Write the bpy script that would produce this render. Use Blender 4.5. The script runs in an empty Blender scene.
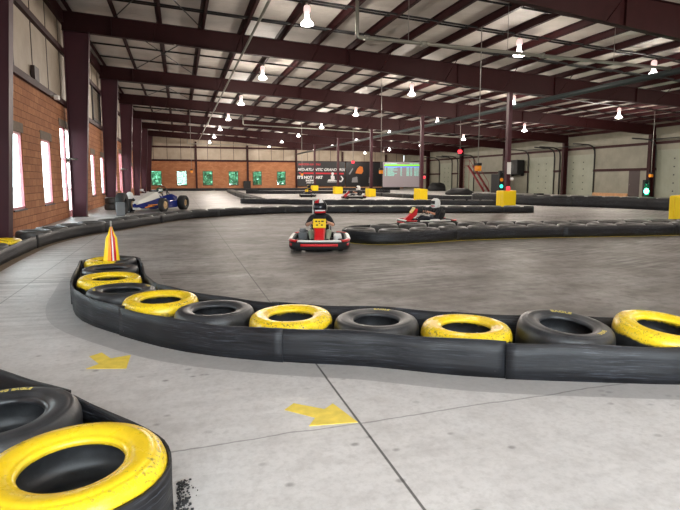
import bpy, bmesh, math, random
from mathutils import Vector, Matrix, noise
random.seed(7)
S = bpy.context.scene
COL = S.collection
PI = math.pi
R_ = math.radians

# ------------------------------------------------------------------ materials
def newmat(name):
    m = bpy.data.materials.new(name); m.use_nodes = True
    nt = m.node_tree
    b = nt.nodes['Principled BSDF']
    return m, nt, b

def lin(r, g, b):
    f = lambda c: c / 12.92 if c <= .04045 else ((c + .055) / 1.055) ** 2.4
    return (f(r / 255), f(g / 255), f(b / 255), 1)

def simple(name, col, rough=.6, metal=0, spec=.5, var=0.0, scale=8, bump=0, emit=None, estr=0):
    m, nt, b = newmat(name)
    b.inputs['Base Color'].default_value = (*col[:3], 1)
    b.inputs['Roughness'].default_value = rough
    b.inputs['Metallic'].default_value = metal
    b.inputs['Specular IOR Level'].default_value = spec
    if emit:
        b.inputs['Emission Color'].default_value = (*emit[:3], 1)
        b.inputs['Emission Strength'].default_value = estr
    if var or bump:
        tc = nt.nodes.new('ShaderNodeTexCoord')
        n = nt.nodes.new('ShaderNodeTexNoise'); n.inputs['Scale'].default_value = scale; n.inputs['Detail'].default_value = 6
        nt.links.new(tc.outputs['Object'], n.inputs['Vector'])
        if var:
            r = nt.nodes.new('ShaderNodeValToRGB')
            r.color_ramp.elements[0].position = .3; r.color_ramp.elements[1].position = .7
            r.color_ramp.elements[0].color = (*[c * (1 - var) for c in col[:3]], 1)
            r.color_ramp.elements[1].color = (*[min(1, c * (1 + var)) for c in col[:3]], 1)
            nt.links.new(n.outputs['Fac'], r.inputs['Fac']); nt.links.new(r.outputs['Color'], b.inputs['Base Color'])
        if bump:
            bp = nt.nodes.new('ShaderNodeBump'); bp.inputs['Strength'].default_value = bump; bp.inputs['Distance'].default_value = .02
            nt.links.new(n.outputs['Fac'], bp.inputs['Height']); nt.links.new(bp.outputs['Normal'], b.inputs['Normal'])
    return m

class NT:
    """small node-graph writer"""
    def __init__(s, nt): s.nt = nt
    def n(s, t, **kw):
        x = s.nt.nodes.new(t)
        for k, v in kw.items():
            if k.startswith('_'): setattr(x, k[1:], v)
        return x
    def l(s, a, b): s.nt.links.new(a, b)
    def math(s, op, a, b=None, clamp=False):
        x = s.nt.nodes.new('ShaderNodeMath'); x.operation = op; x.use_clamp = clamp
        for i, v in enumerate((a, b)):
            if v is None: continue
            if isinstance(v, (int, float)): x.inputs[i].default_value = v
            else: s.nt.links.new(v, x.inputs[i])
        return x.outputs[0]
    def noise(s, vec, scale, detail=5, rough=.55, dist=0):
        x = s.nt.nodes.new('ShaderNodeTexNoise')
        x.inputs['Scale'].default_value = scale; x.inputs['Detail'].default_value = detail
        x.inputs['Roughness'].default_value = rough; x.inputs['Distortion'].default_value = dist
        s.nt.links.new(vec, x.inputs['Vector']); return x.outputs['Fac']
    def mapr(s, v, a, b, c=0., d=1.):
        x = s.nt.nodes.new('ShaderNodeMapRange'); x.clamp = True
        for i, q in enumerate((a, b, c, d)): x.inputs[i + 1].default_value = q
        s.nt.links.new(v, x.inputs[0]); return x.outputs[0]
    def mix(s, fac, a, b, mode='MIX'):
        x = s.nt.nodes.new('ShaderNodeMix'); x.data_type = 'RGBA'; x.blend_type = mode
        for i, v in ((0, fac), (6, a), (7, b)):
            if isinstance(v, (int, float)): x.inputs[i].default_value = v
            elif isinstance(v, tuple): x.inputs[i].default_value = (*v[:3], 1)
            else: s.nt.links.new(v, x.inputs[i])
        return x.outputs[2]
    def mapping(s, vec, scale=(1, 1, 1), loc=(0, 0, 0), rot=(0, 0, 0)):
        x = s.nt.nodes.new('ShaderNodeMapping')
        x.inputs['Scale'].default_value = scale; x.inputs['Location'].default_value = loc; x.inputs['Rotation'].default_value = rot
        s.nt.links.new(vec, x.inputs['Vector']); return x.outputs[0]
    def bump(s, h, strength, dist=.02):
        x = s.nt.nodes.new('ShaderNodeBump'); x.inputs['Strength'].default_value = strength; x.inputs['Distance'].default_value = dist
        s.nt.links.new(h, x.inputs['Height']); return x.outputs['Normal']

def mat_floor(unswept=0.0):
    m, nt, b = newmat('unswept_concrete' if unswept else 'polished_concrete'); g = NT(nt)
    P = g.n('ShaderNodeTexCoord').outputs['Object']
    sep = g.n('ShaderNodeSeparateXYZ'); g.l(P, sep.inputs[0]); X, Y = sep.outputs[0], sep.outputs[1]
    big = g.noise(P, .35, 4); mid = g.noise(P, 2.2, 6, .6); fine = g.noise(P, 26, 4, .7)
    c = g.mix(g.mapr(big, .3, .7), lin(202, 199, 198), lin(218, 215, 213))
    blot = g.noise(P, 5.5, 8, .72)
    c = g.mix(g.mapr(blot, .48, .66, 0, .34), c, lin(158, 152, 150))
    c = g.mix(g.mapr(mid, .35, .75, 0, .35), c, lin(172, 167, 164))
    c = g.mix(g.mapr(fine, .45, .72, 0, .4), c, lin(160, 155, 152))
    # worn-in rubber on the racing surface: denser on the inner loop beyond the near island
    rubber = g.math('MULTIPLY', g.mapr(g.math('ADD', Y, g.math('MULTIPLY', X, .45)), 4.3, 5.3), g.mapr(g.math('ADD', Y, g.math('MULTIPLY', X, .3)), 20, 28, 1, .2))
    rubber = g.math('MULTIPLY', rubber, g.mapr(g.math('ADD', X, g.math('MULTIPLY', g.noise(P, .6), 1.6)), -1.2, 1.2))
    c = g.mix(g.math('MULTIPLY', rubber, g.mapr(g.noise(g.mapping(P, scale=(.8, 1.3, 1), rot=(0, 0, .35)), .9, 6, .6), .3, .7, .62, .96)), c, lin(78, 70, 63))
    c = g.mix(g.math('MULTIPLY', g.mapr(blot, .46, .66, 0, .5), rubber), c, lin(52, 47, 43))
    c = g.mix(g.math('MULTIPLY', g.mapr(fine, .52, .75, 0, .35), rubber), c, lin(130, 122, 114))
    # arcs of tyre rubber
    marks = None
    for (cx, cy, sc, th) in ((1.0, 26.0, 1.9, .60), (3.0, 40.0, 1.1, .64)):
        vec = g.mapping(P, loc=(-cx, -cy, 0))
        w = g.n('ShaderNodeTexWave', _wave_type='RINGS', _rings_direction='Z'); w.inputs['Scale'].default_value = sc
        w.inputs['Distortion'].default_value = 2.2; w.inputs['Detail'].default_value = 3; w.inputs['Detail Scale'].default_value = .12
        g.l(vec, w.inputs['Vector'])
        k = g.math('MULTIPLY', g.mapr(w.outputs['Fac'], th, 1), g.mapr(g.noise(P, .5, 3), .42, .68))
        marks = k if marks is None else g.math('MAXIMUM', marks, k)
    zone = g.mapr(g.math('ADD', Y, g.math('MULTIPLY', X, .12)), 4.2, 7.5, .1, .8)
    c = g.mix(g.math('MULTIPLY', marks, zone), c, lin(52, 47, 44))
    # oil drops and scuffs
    v = g.n('ShaderNodeTexVoronoi'); v.inputs['Scale'].default_value = 6; v.inputs['Randomness'].default_value = 1
    g.l(g.mapping(P, scale=(1, 1.35, 1), rot=(0, 0, .4)), v.inputs['Vector'])
    drops = g.math('MULTIPLY', g.mapr(g.math('ADD', v.outputs['Distance'], g.math('MULTIPLY', mid, .12)), .15, .25, 1, 0), g.mapr(g.noise(P, 1.3, 3), .47, .58))
    c = g.mix(g.math('MULTIPLY', drops, .68), c, lin(98, 93, 90))
    if unswept: c = g.mix(unswept, c, lin(150, 147, 146))
    # saw-cut joints and one hairline crack
    wob = g.math('MULTIPLY', g.math('SUBTRACT', g.noise(P, 2.5, 5), .5), .07)
    j = g.mapr(g.math('ABSOLUTE', g.math('SUBTRACT', X, .935)), .005, .009, 1, 0)
    j2 = g.mapr(g.math('ABSOLUTE', g.math('ADD', X, 1.945)), .004, .011, .6, 0)
    j3 = g.mapr(g.math('ABSOLUTE', g.math('SUBTRACT', g.math('ADD', Y, wob), 2.6)), .003, .009, .55, 0)
    jj = g.math('MAXIMUM', j, g.math('MAXIMUM', j2, j3))
    c = g.mix(g.math('MULTIPLY', jj, .85), c, lin(38, 34, 32))
    g.l(c, b.inputs['Base Color'])
    g.l(g.math('ADD', g.mapr(mid, .3, .7, .36, .52), g.math('MULTIPLY', rubber, .12)), b.inputs['Roughness'])
    b.inputs['Specular IOR Level'].default_value = .42
    g.l(g.bump(g.math('SUBTRACT', fine, g.math('MULTIPLY', jj, 3)), .12, .006), b.inputs['Normal'])
    return m

def mat_block(rotz):
    m, nt, b = newmat('split_face_block'); g = NT(nt)
    P = g.n('ShaderNodeTexCoord').outputs['Object']
    sep = g.n('ShaderNodeSeparateXYZ'); g.l(P, sep.inputs[0])
    cmb = g.n('ShaderNodeCombineXYZ'); g.l(sep.outputs[1 if rotz else 0], cmb.inputs[0]); g.l(sep.outputs[2], cmb.inputs[1])
    br = g.n('ShaderNodeTexBrick'); g.l(cmb.outputs[0], br.inputs['Vector'])
    br.inputs['Scale'].default_value = 1
    br.inputs['Brick Width'].default_value = .41; br.inputs['Row Height'].default_value = .2
    br.inputs['Mortar Size'].default_value = .009; br.inputs['Mortar Smooth'].default_value = .3; br.inputs['Bias'].default_value = 0
    br.inputs['Color1'].default_value = lin(190, 132, 92); br.inputs['Color2'].default_value = lin(164, 108, 74)
    br.inputs['Mortar'].default_value = lin(104, 66, 48)
    c = g.mix(g.mapr(g.noise(P, 9, 6, .7), .3, .75, 0, .55), br.outputs['Color'], lin(140, 88, 58))
    g.l(c, b.inputs['Base Color']); b.inputs['Roughness'].default_value = .9
    h = g.math('ADD', g.math('MULTIPLY', g.noise(P, 22, 5, .7), .6), g.math('MULTIPLY', br.outputs['Fac'], -1.2))
    g.l(g.bump(h, .7, .02), b.inputs['Normal'])
    return m

def mat_panel(name, c1, c2, rough=.55):
    m, nt, b = newmat(name); g = NT(nt)
    P = g.n('ShaderNodeTexCoord').outputs['Object']
    c = g.mix(g.mapr(g.noise(P, .9, 5, .6), .3, .7), c1, c2)
    c = g.mix(g.mapr(g.noise(g.mapping(P, scale=(3, 3, .5)), 2, 5, .7), .55, .8, 0, .4), c, tuple(x * .6 for x in c2[:3]))
    g.l(c, b.inputs['Base Color']); b.inputs['Roughness'].default_value = rough
    g.l(g.bump(g.noise(P, 3.5, 4), .35, .05), b.inputs['Normal'])
    return m

def mat_belt():
    m, nt, b = newmat('conveyor_belt_rubber'); g = NT(nt)
    P = g.n('ShaderNodeTexCoord').outputs['Object']
    st = g.noise(g.mapping(P, scale=(1.4, 1.4, 42)), 1.6, 6, .65)
    big = g.noise(P, 1.3, 3)
    c = g.mix(g.mapr(st, .35, .75), lin(13, 13, 15), lin(36, 37, 42))
    sc = g.math('MULTIPLY', g.mapr(g.noise(g.mapping(P, scale=(2, 2, 95)), 2.2, 4, .7), .54, .74), g.mapr(big, .36, .6))
    c = g.mix(g.math('MULTIPLY', sc, .8), c, lin(116, 120, 132))  # bluish scratch streaks, strengthened to carry painted-in sheen highlights
    g.l(c, b.inputs['Base Color'])
    g.l(g.mapr(st, .3, .7, .40, .62), b.inputs['Roughness']); b.inputs['Specular IOR Level'].default_value = .4
    g.l(g.bump(st, .25, .006), b.inputs['Normal'])
    return m

def mat_tyre(paint=None, half=False, dusty=False):
    m, nt, b = newmat('painted_tire_rubber' if paint else 'tire_rubber'); g = NT(nt)
    P = g.n('ShaderNodeTexCoord').outputs['Object']
    oi = g.n('ShaderNodeObjectInfo')
    off = g.n('ShaderNodeVectorMath', _operation='ADD'); g.l(P, off.inputs[0]); g.l(oi.outputs['Location'], off.inputs[1]); Q = off.outputs[0]
    n1 = g.noise(Q, 7, 6, .65); n2 = g.noise(Q, 40, 4, .7)
    c = g.mix(g.mapr(n1, .3, .7), lin(48, 47, 46) if dusty else lin(30, 31, 33), lin(92, 90, 88) if dusty else lin(60, 61, 64))
    c = g.mix(g.mapr(n2, .6, .8, 0, .35), c, lin(112, 112, 114))
    sep = g.n('ShaderNodeSeparateXYZ'); g.l(P, sep.inputs[0])
    rough = g.mapr(n1, .3, .7, .32, .52)
    if paint:
        rad = g.math('SQRT', g.math('ADD', g.math('MULTIPLY', sep.outputs[0], sep.outputs[0]), g.math('MULTIPLY', sep.outputs[1], sep.outputs[1])))
        cover = g.mapr(g.math('ADD', sep.outputs[2], g.math('MULTIPLY', g.math('SUBTRACT', n1, .5), .12)), .185, .205)
        cover = g.math('MULTIPLY', cover, g.mapr(rad, .185, .192))
        if half: cover = g.math('MULTIPLY', cover, g.mapr(g.math('ADD', sep.outputs[0], g.math('MULTIPLY', g.math('SUBTRACT', n1, .5), .3)), .06, .1, 1, 0))
        yc = g.mix(g.mapr(n1, .35, .75), paint, tuple(x * .84 for x in paint[:3])); yc = g.mix(g.mapr(n2, .5, .72, 0, .3), yc, tuple(x * .6 for x in paint[:3]))
        # scuffs: sparse everywhere, dense along the shoulder
        sh = g.mapr(g.math('ABSOLUTE', g.math('SUBTRACT', rad, .325)), .0, .05, 1, 0)
        chips = g.mapr(g.math('ADD', g.noise(g.mapping(Q, scale=(1, 1, 1)), 62, 5, .75), g.math('MULTIPLY', sh, .12)), .625, .68)
        chips = g.math('MULTIPLY', chips, g.mapr(g.noise(Q, 4, 3), .30, .55))
        cover = g.math('MULTIPLY', cover, g.math('SUBTRACT', 1., g.math('MULTIPLY', chips, .85)))
        c = g.mix(cover, c, yc)
        rough = g.math('SUBTRACT', rough, g.math('MULTIPLY', cover, .14))
    g.l(c, b.inputs['Base Color']); g.l(rough, b.inputs['Roughness'])
    g.l(g.bump(n1, .25, .01), b.inputs['Normal'])
    return m

def mat_deck():
    m, nt, b = newmat('vinyl_faced_roof_insulation'); g = NT(nt)
    P = g.n('ShaderNodeTexCoord').outputs['Object']
    c = g.mix(g.mapr(g.noise(P, .7, 5), .3, .7), lin(196, 190, 182), lin(220, 214, 206))
    g.l(c, b.inputs['Base Color']); b.inputs['Roughness'].default_value = .62; b.inputs['Specular IOR Level'].default_value = .3
    g.l(g.bump(g.noise(g.mapping(P, scale=(1, 2.2, 1)), 1.7, 5, .6), .5, .12), b.inputs['Normal'])
    return m

def mat_glass():
    m = bpy.data.materials.new('window_glass'); m.use_nodes = True; nt = m.node_tree; nt.nodes.clear(); g = NT(nt)
    o = g.n('ShaderNodeOutputMaterial'); t = g.n('ShaderNodeBsdfTransparent'); t.inputs[0].default_value = (.93, .97, .96, 1)
    gl = g.n('ShaderNodeBsdfGlossy'); gl.inputs['Roughness'].default_value = .02
    mx = g.n('ShaderNodeMixShader'); mx.inputs[0].default_value = .05
    g.l(t.outputs[0], mx.inputs[1]); g.l(gl.outputs[0], mx.inputs[2]); g.l(mx.outputs[0], o.inputs[0])
    return m

def emis(name, col, s):
    return simple(name, col, .4, emit=col, estr=s)

YEL = lin(252, 214, 40)
M = dict(
    floor=mat_floor(),  block_l=mat_block(True), block_f=mat_block(False),
    panel=mat_panel('wall_insulation', lin(150, 136, 118), lin(174, 160, 142)),
    panel_r=mat_panel('wall_insulation_dim', lin(120, 118, 104), lin(140, 137, 122)),  # dock wall and door colours darkened to stand in for the lower light there
    dockdoor=mat_panel('dock_door_panel', lin(134, 138, 122), lin(148, 151, 135), .5),
    deck=mat_deck(), belt=mat_belt(),
    tyre=mat_tyre(), tyre_y=mat_tyre(YEL),
    steel=simple('maroon_steel', lin(50, 17, 19), .6, spec=.25, var=.12, scale=3),
    steel_c=simple('maroon_column_paint', lin(66, 27, 37), .5, spec=.35, var=.1, scale=2),
    frame=simple('rose_window_frame', lin(196, 120, 128), .45),
    dark=simple('black_paint', (.012, .012, .013), .5),
    black=simple('black_plastic', (.014, .014, .015), .55, spec=.3),
    rubber=simple('black_rubber', (.018, .018, .019), .7, var=.3),
    grey=simple('grey_plastic', (.16, .17, .18), .5),
    pipe=simple('galvanised_pipe', lin(150, 150, 140), .4, metal=.5),
    duct=simple('dark_green_pipe', lin(48, 58, 58), .4),
    rod=simple('grey_rod', lin(150, 148, 142), .5),
    lintel=simple('grey_lintel_block', lin(126, 112, 100), .9, var=.15, scale=12, bump=.4),
    glass=mat_glass(),
    white=simple('white_plastic', (.8, .8, .78), .4), red=simple('red_plastic', lin(208, 26, 34), .3), redd=simple('dark_red_paint', lin(120, 30, 34), .4),
    yellow=simple('yellow_vinyl', lin(250, 214, 10), .45, bump=.5, scale=5), yellowp=simple('yellow_panel', lin(246, 208, 40), .4),
    arrow=simple('worn_yellow_floor_paint', lin(236, 208, 84), .55, var=.12, scale=14),
    strip=mat_floor(.62),
    strip2=simple('brown_concrete_strip', lin(128, 112, 92), .6, var=.2, scale=6),
    yline=simple('yellow_floor_line', lin(206, 184, 60), .6, var=.2, scale=6),
    wood=simple('bare_wood', lin(186, 140, 98), .6, var=.15, scale=4),
    brown=simple('brown_door_paint', lin(54, 38, 36), .5),
    orange=simple('amber_plastic', lin(240, 150, 30), .35, emit=lin(240, 140, 20), estr=.12),
    skin=simple('skin', lin(214, 158, 130), .5), cloth=simple('black_cloth', lin(30, 30, 34), .85, var=.2, scale=20), khaki=simple('pale_khaki_trousers', lin(150, 158, 140), .85), jean=simple('dark_trousers', lin(40, 42, 52), .85),
    blue=simple('blue_bodywork', lin(30, 44, 120), .25), silver=simple('silver_bodywork', lin(222, 221, 216), .3), gold=simple('gold_wheel', lin(214, 184, 140), .35, metal=.2),
    chrome=simple('steel_tube', (.6, .6, .6), .25, metal=1), visor=simple('dark_visor', (.01, .01, .015), .1),
    lampglow=emis('lamp_reflector_glow', (1, .93, .9), 7), lampcan=simple('lamp_can', (.62, .5, .48), .4, emit=(1, .72, .68), estr=.9),
    greenlit=emis('green_signal_lens', (.10, 1, .5), 12), redlit=emis('red_signal_lens', (1, .03, .05), 2.2), teal=emis('teal_signal_lens', (.05, .8, .6), 1.6),
    letter=simple('yellow_tire_lettering', lin(206, 186, 96), .6), bolt=simple('bolt_zinc', (.25, .25, .25), .4, metal=1),
    leaf=simple('foliage', lin(92, 158, 122), .7, var=.6, scale=1.3), bark=simple('bark', (.08, .06, .04), .9),
    asphalt=simple('asphalt', (.22, .22, .21), .9, var=.1), louvre=simple('dark_louvre', (.05, .05, .055), .4),
    banner=simple('black_banner', (.012, .012, .014), .45), bwhite=simple('banner_white', (.75, .75, .75), .5), bred=simple('banner_red', lin(190, 24, 40), .5),
    bgrey=simple('banner_grey', (.25, .25, .26), .5), borange=simple('banner_orange', lin(196, 110, 40), .5),
)

# ------------------------------------------------------------------ mesh helpers
class MB:
    def __init__(s): s.b = bmesh.new(); s.mi = 0
    def _f(s, fs):
        for f in fs: f.material_index = s.mi
    def box(s, x0, x1, y0, y1, z0, z1, mtx=None):
        v = [s.b.verts.new((x, y, z)) for x in (x0, x1) for y in (y0, y1) for z in (z0, z1)]
        if mtx is not None:
            for q in v: q.co = mtx @ q.co
        for i in ((0, 1, 3, 2), (4, 6, 7, 5), (0, 4, 5, 1), (2, 3, 7, 6), (0, 2, 6, 4), (1, 5, 7, 3)):
            f = s.b.faces.new([v[k] for k in i]); f.material_index = s.mi
        return s
    def rbox(s, cx, cy, cz, sx, sy, sz, bev=.02, seg=2, mtx=None):
        t = bmesh.new(); bmesh.ops.create_cube(t, size=1)
        for v in t.verts: v.co = Vector((v.co.x * sx, v.co.y * sy, v.co.z * sz))
        bmesh.ops.bevel(t, geom=t.edges[:], offset=bev, segments=seg, profile=.5, affect='EDGES')
        m = Matrix.Translation((cx, cy, cz)) if mtx is None else mtx @ Matrix.Translation((cx, cy, cz))
        s.merge(t, m); return s
    def merge(s, t, m=None):
        t.verts.index_update(); mp = []
        for v in t.verts: mp.append(s.b.verts.new(m @ v.co if m is not None else v.co))
        for f in t.faces:
            try: nf = s.b.faces.new([mp[v.index] for v in f.verts]); nf.material_index = s.mi; nf.smooth = f.smooth
            except ValueError: pass
        t.free()
    def tube(s, pts, r, n=10, cap=True, closed=False):
        pts = [Vector(p) for p in pts]; k = len(pts)
        rs = r if isinstance(r, (list, tuple)) else [r] * k
        rings = []; up = None
        for i, p in enumerate(pts):
            if closed: d = (pts[(i + 1) % k] - pts[i - 1])
            else: d = (pts[min(i + 1, k - 1)] - pts[max(i - 1, 0)])
            d = d.normalized()
            if up is None:
                up = Vector((0, 0, 1)) if abs(d.z) < .9 else Vector((1, 0, 0))
            a = d.cross(up).normalized(); c = a.cross(d).normalized(); up = c
            rings.append([s.b.verts.new(p + (a * math.cos(t) + c * math.sin(t)) * rs[i]) for t in [2 * PI * j / n for j in range(n)]])
        m = k if closed else k - 1
        for i in range(m):
            A, B = rings[i], rings[(i + 1) % k]
            for j in range(n):
                f = s.b.faces.new((A[j], A[(j + 1) % n], B[(j + 1) % n], B[j])); f.smooth = True; f.material_index = s.mi
        if cap and not closed:
            s._f([s.b.faces.new(rings[0][::-1]), s.b.faces.new(rings[-1])])
        return s
    def lathe(s, prof, n=32, mtx=None, closed=False, smooth=True, a0=0, a1=2 * PI):
        """prof: list of (r, z) around the Z axis"""
        full = abs(a1 - a0 - 2 * PI) < 1e-6
        cols = []
        for j in range(n if full else n + 1):
            t = a0 + (a1 - a0) * j / n
            c = []
            for (r, z) in prof:
                v = Vector((r * math.cos(t), r * math.sin(t), z))
                c.append(s.b.verts.new(mtx @ v if mtx is not None else v))
            cols.append(c)
        m = len(cols)
        for j in range(n if full else n):
            A, B = cols[j], cols[(j + 1) % m]
            for i in range(len(prof) if closed else len(prof) - 1):
                i2 = (i + 1) % len(prof)
                q = [A[i], B[i], B[i2], A[i2]]
                try:
                    f = s.b.faces.new(q); f.smooth = smooth; f.material_index = s.mi
                except ValueError: pass
        return s
    def cyl(s, c, r, h, n=16, axis='Z', r2=None):
        m = Matrix.Translation(c)
        if axis == 'X': m = m @ Matrix.Rotation(PI / 2, 4, 'Y')
        if axis == 'Y': m = m @ Matrix.Rotation(PI / 2, 4, 'X')
        t = bmesh.new(); bmesh.ops.create_cone(t, cap_ends=True, segments=n, radius1=r, radius2=r if r2 is None else r2, depth=h)
        for f in t.faces: f.smooth = len(f.verts) == 4
        s.merge(t, m); return s
    def sphere(s, c, r, sc=(1, 1, 1), n=14, mtx=None):
        t = bmesh.new(); bmesh.ops.create_uvsphere(t, u_segments=n, v_segments=max(6, n // 2 + 1), radius=r)
        for f in t.faces: f.smooth = True
        m = Matrix.Translation(c) @ Matrix.Diagonal((*sc, 1))
        s.merge(t, mtx @ m if mtx is not None else m); return s
    def poly(s, pts, z0, z1):
        a = [s.b.verts.new((x, y, z0)) for x, y in pts]; c = [s.b.verts.new((x, y, z1)) for x, y in pts]
        n = len(pts)
        s._f([s.b.faces.new(a[::-1]), s.b.faces.new(c)])
        for i in range(n): s._f([s.b.faces.new((a[i], a[(i + 1) % n], c[(i + 1) % n], c[i]))])
        return s
    def prism(s, pts3, off):
        """extrude a planar 3-D outline by a vector"""
        off = Vector(off)
        a = [s.b.verts.new(Vector(p)) for p in pts3]; c = [s.b.verts.new(Vector(p) + off) for p in pts3]
        n = len(a); s._f([s.b.faces.new(a[::-1]), s.b.faces.new(c)])
        for i in range(n): s._f([s.b.faces.new((a[i], a[(i + 1) % n], c[(i + 1) % n], c[i]))])
        return s
    def build(s, name, mat, parent=None, loc=None, rot=None):
        bmesh.ops.remove_doubles(s.b, verts=s.b.verts, dist=1e-6)
        bmesh.ops.recalc_face_normals(s.b, faces=s.b.faces)
        me = bpy.data.meshes.new(name); s.b.to_mesh(me); s.b.free()
        for x in (mat if isinstance(mat, (list, tuple)) else [mat]): me.materials.append(M[x] if isinstance(x, str) else x)
        o = bpy.data.objects.new(name, me); COL.objects.link(o)
        if parent: o.parent = parent
        if loc: o.location = loc
        if rot: o.rotation_euler = rot
        return o

def tag(o, label=None, cat=None, group=None, kind=None):
    if label: o['label'] = label
    if cat: o['category'] = cat
    if group: o['group'] = group
    if kind: o['kind'] = kind
    return o
def st(o, label, cat): return tag(o, label, cat, None, 'structure')
def empty(name, loc=(0, 0, 0), rz=0, label=None, cat=None, group=None, kind=None):
    o = bpy.data.objects.new(name, None); o.empty_display_size = .2; COL.objects.link(o)
    o.location = loc; o.rotation_euler = (0, 0, rz)
    return tag(o, label, cat, group, kind)
def copy_tree(o, parent=None):
    c = o.copy(); COL.objects.link(c)
    if parent: c.parent = parent; c.matrix_parent_inverse = o.matrix_parent_inverse
    for ch in list(o.children): copy_tree(ch, c)
    return c
def text_mesh(body, size, ext=.0, align='CENTER', shear=0, bold=0):
    cu = bpy.data.curves.new('lettering', 'FONT'); cu.body = body; cu.size = size; cu.extrude = ext; cu.align_x = align; cu.align_y = 'CENTER'; cu.shear = shear; cu.offset = bold
    o = bpy.data.objects.new('lettering', cu); COL.objects.link(o)
    dg = bpy.context.evaluated_depsgraph_get()
    me = bpy.data.meshes.new_from_object(o.evaluated_get(dg))
    bpy.data.objects.remove(o); bpy.data.curves.remove(cu)
    me.name = 'lettering'
    return me
def text_obj(body, size, mat, parent, loc, rot, ext=.003, align='CENTER', shear=0, bold=0, name='lettering'):
    me = text_mesh(body, size, ext, align, shear, bold); me.materials.clear(); me.materials.append(M[mat])
    o = bpy.data.objects.new(name, me); COL.objects.link(o); o.parent = parent; o.location = loc; o.rotation_euler = rot
    return o
def spline(pts, step=.25, closed=False):
    P = [Vector((p[0], p[1], 0)) for p in pts]; n = len(P); out = []
    for i in range(n if closed else n - 1):
        g = (lambda k: P[k % n]) if closed else (lambda k: P[max(0, min(n - 1, k))])
        p0, p1, p2, p3 = g(i - 1), g(i), g(i + 1), g(i + 2)
        k = max(2, int((p2 - p1).length / step))
        for j in range(k):
            t = j / k
            out.append(.5 * ((2 * p1) + (p2 - p0) * t + (2 * p0 - 5 * p1 + 4 * p2 - p3) * t * t + (3 * p1 - p0 - 3 * p2 + p3) * t ** 3))
    if not closed: out.append(P[-1])
    return out
def resample(path, d, closed=False, start=0):
    """points every d metres with tangents"""
    pts = path + ([path[0]] if closed else []); out = []; acc = -start
    for a, b in zip(pts, pts[1:]):
        L = (b - a).length
        if L < 1e-9: continue
        t = (b - a) / L
        while acc <= L:
            if acc >= 0: out.append((a + t * acc, t))
            acc += d
        acc -= L
    return out
def offset(path, d, closed=False):
    n = len(path); out = []
    for i in range(n):
        a = path[(i - 1) % n] if closed or i > 0 else path[i]; b = path[(i + 1) % n] if closed or i < n - 1 else path[i]
        t = (b - a).normalized(); out.append(path[i] + Vector((-t.y, t.x, 0)) * d)
    return out
ZT = lambda x: 7.2 - .05 * x           # top of the rafters / underside of the purlins
YK = [11.95 + 9.14 * k for k in range(8)]

# ------------------------------------------------------------------ room shell
st(MB().box(-4.2, 35, -4, 76.3, -.15, 0).build('floor', 'floor'), 'grey polished concrete track floor with saw-cut joints', 'floor')
def wall(name, mat, plane, pos, thick, a0, a1, z0, z1, holes):
    """grid-cut wall with rectangular openings (a0,a1,z0,z1)"""
    As = sorted({a0, a1} | {q for h in holes for q in h[:2] if a0 < q < a1}); Zs = sorted({z0, z1} | {q for h in holes for q in h[2:4] if z0 < q < z1})
    m = MB()
    for i in range(len(As) - 1):
        run = None
        for j in range(len(Zs) - 1):
            ca, cz = (As[i] + As[i + 1]) / 2, (Zs[j] + Zs[j + 1]) / 2
            if any(h[0] < ca < h[1] and h[2] < cz < h[3] for h in holes): continue
            if plane == 'X': m.box(pos, pos + thick, As[i], As[i + 1], Zs[j], Zs[j + 1])
            else: m.box(As[i], As[i + 1], pos, pos + thick, Zs[j], Zs[j + 1])
    return m.build(name, mat)
XL, XR, YF, YB = -3.9, 34.6, 75.9, -3.4
win_l = [(5.2, 6.3, .62, 2.6), (8.3, 9.45, .62, 2.6), (14.35, 15.45, .62, 2.6), (17.45, 18.62, .62, 2.6), (26.5, 27.55, .62, 2.6), (29.6, 30.75, .62, 2.6), (35.7, 36.8, .62, 2.6), (44.9, 46.1, .62, 2.6), (47.8, 49, .62, 2.6), (54, 55.1, .62, 2.6), (57, 58.2, .62, 2.6)]
ent_l = [(20.1, 20.95, .62, 3.25), (21.0, 22.0, 0, 3.25), (38.4, 39.2, .62, 3.25), (39.25, 40.25, 0, 3.25)]
bay_l = []
W = empty('wall_left', label='orange split-face block wall with tan insulation panels above', cat='wall', kind='structure')
o = wall('block_course', 'block_l', 'X', XL - .1, .1, YB, YF, 0, 4.05, win_l + ent_l + bay_l); o.parent = W
m = MB(); m.box(XL - .1, XL - .02, YB, YF, 4.05, 7.7); m.build('insulation_panel', 'panel', W)
m = MB()
m.box(XL - .1, XL + .1, YB, YF, 4.02, 4.2); m.box(XL - .1, XL + .1, YB, YF, 5.88, 6.06); m.box(XL - .1, XL + .12, YB, YF, 7.0, 7.42)
m.build('girt', 'steel', W)
m = MB()
y = YB + .3
while y < YF:
    m.box(XL - .03, XL - .005, y - .02, y + .02, 4.2, 7.0); y += 1.83
m.build('panel_seam', 'brown', W)

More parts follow.
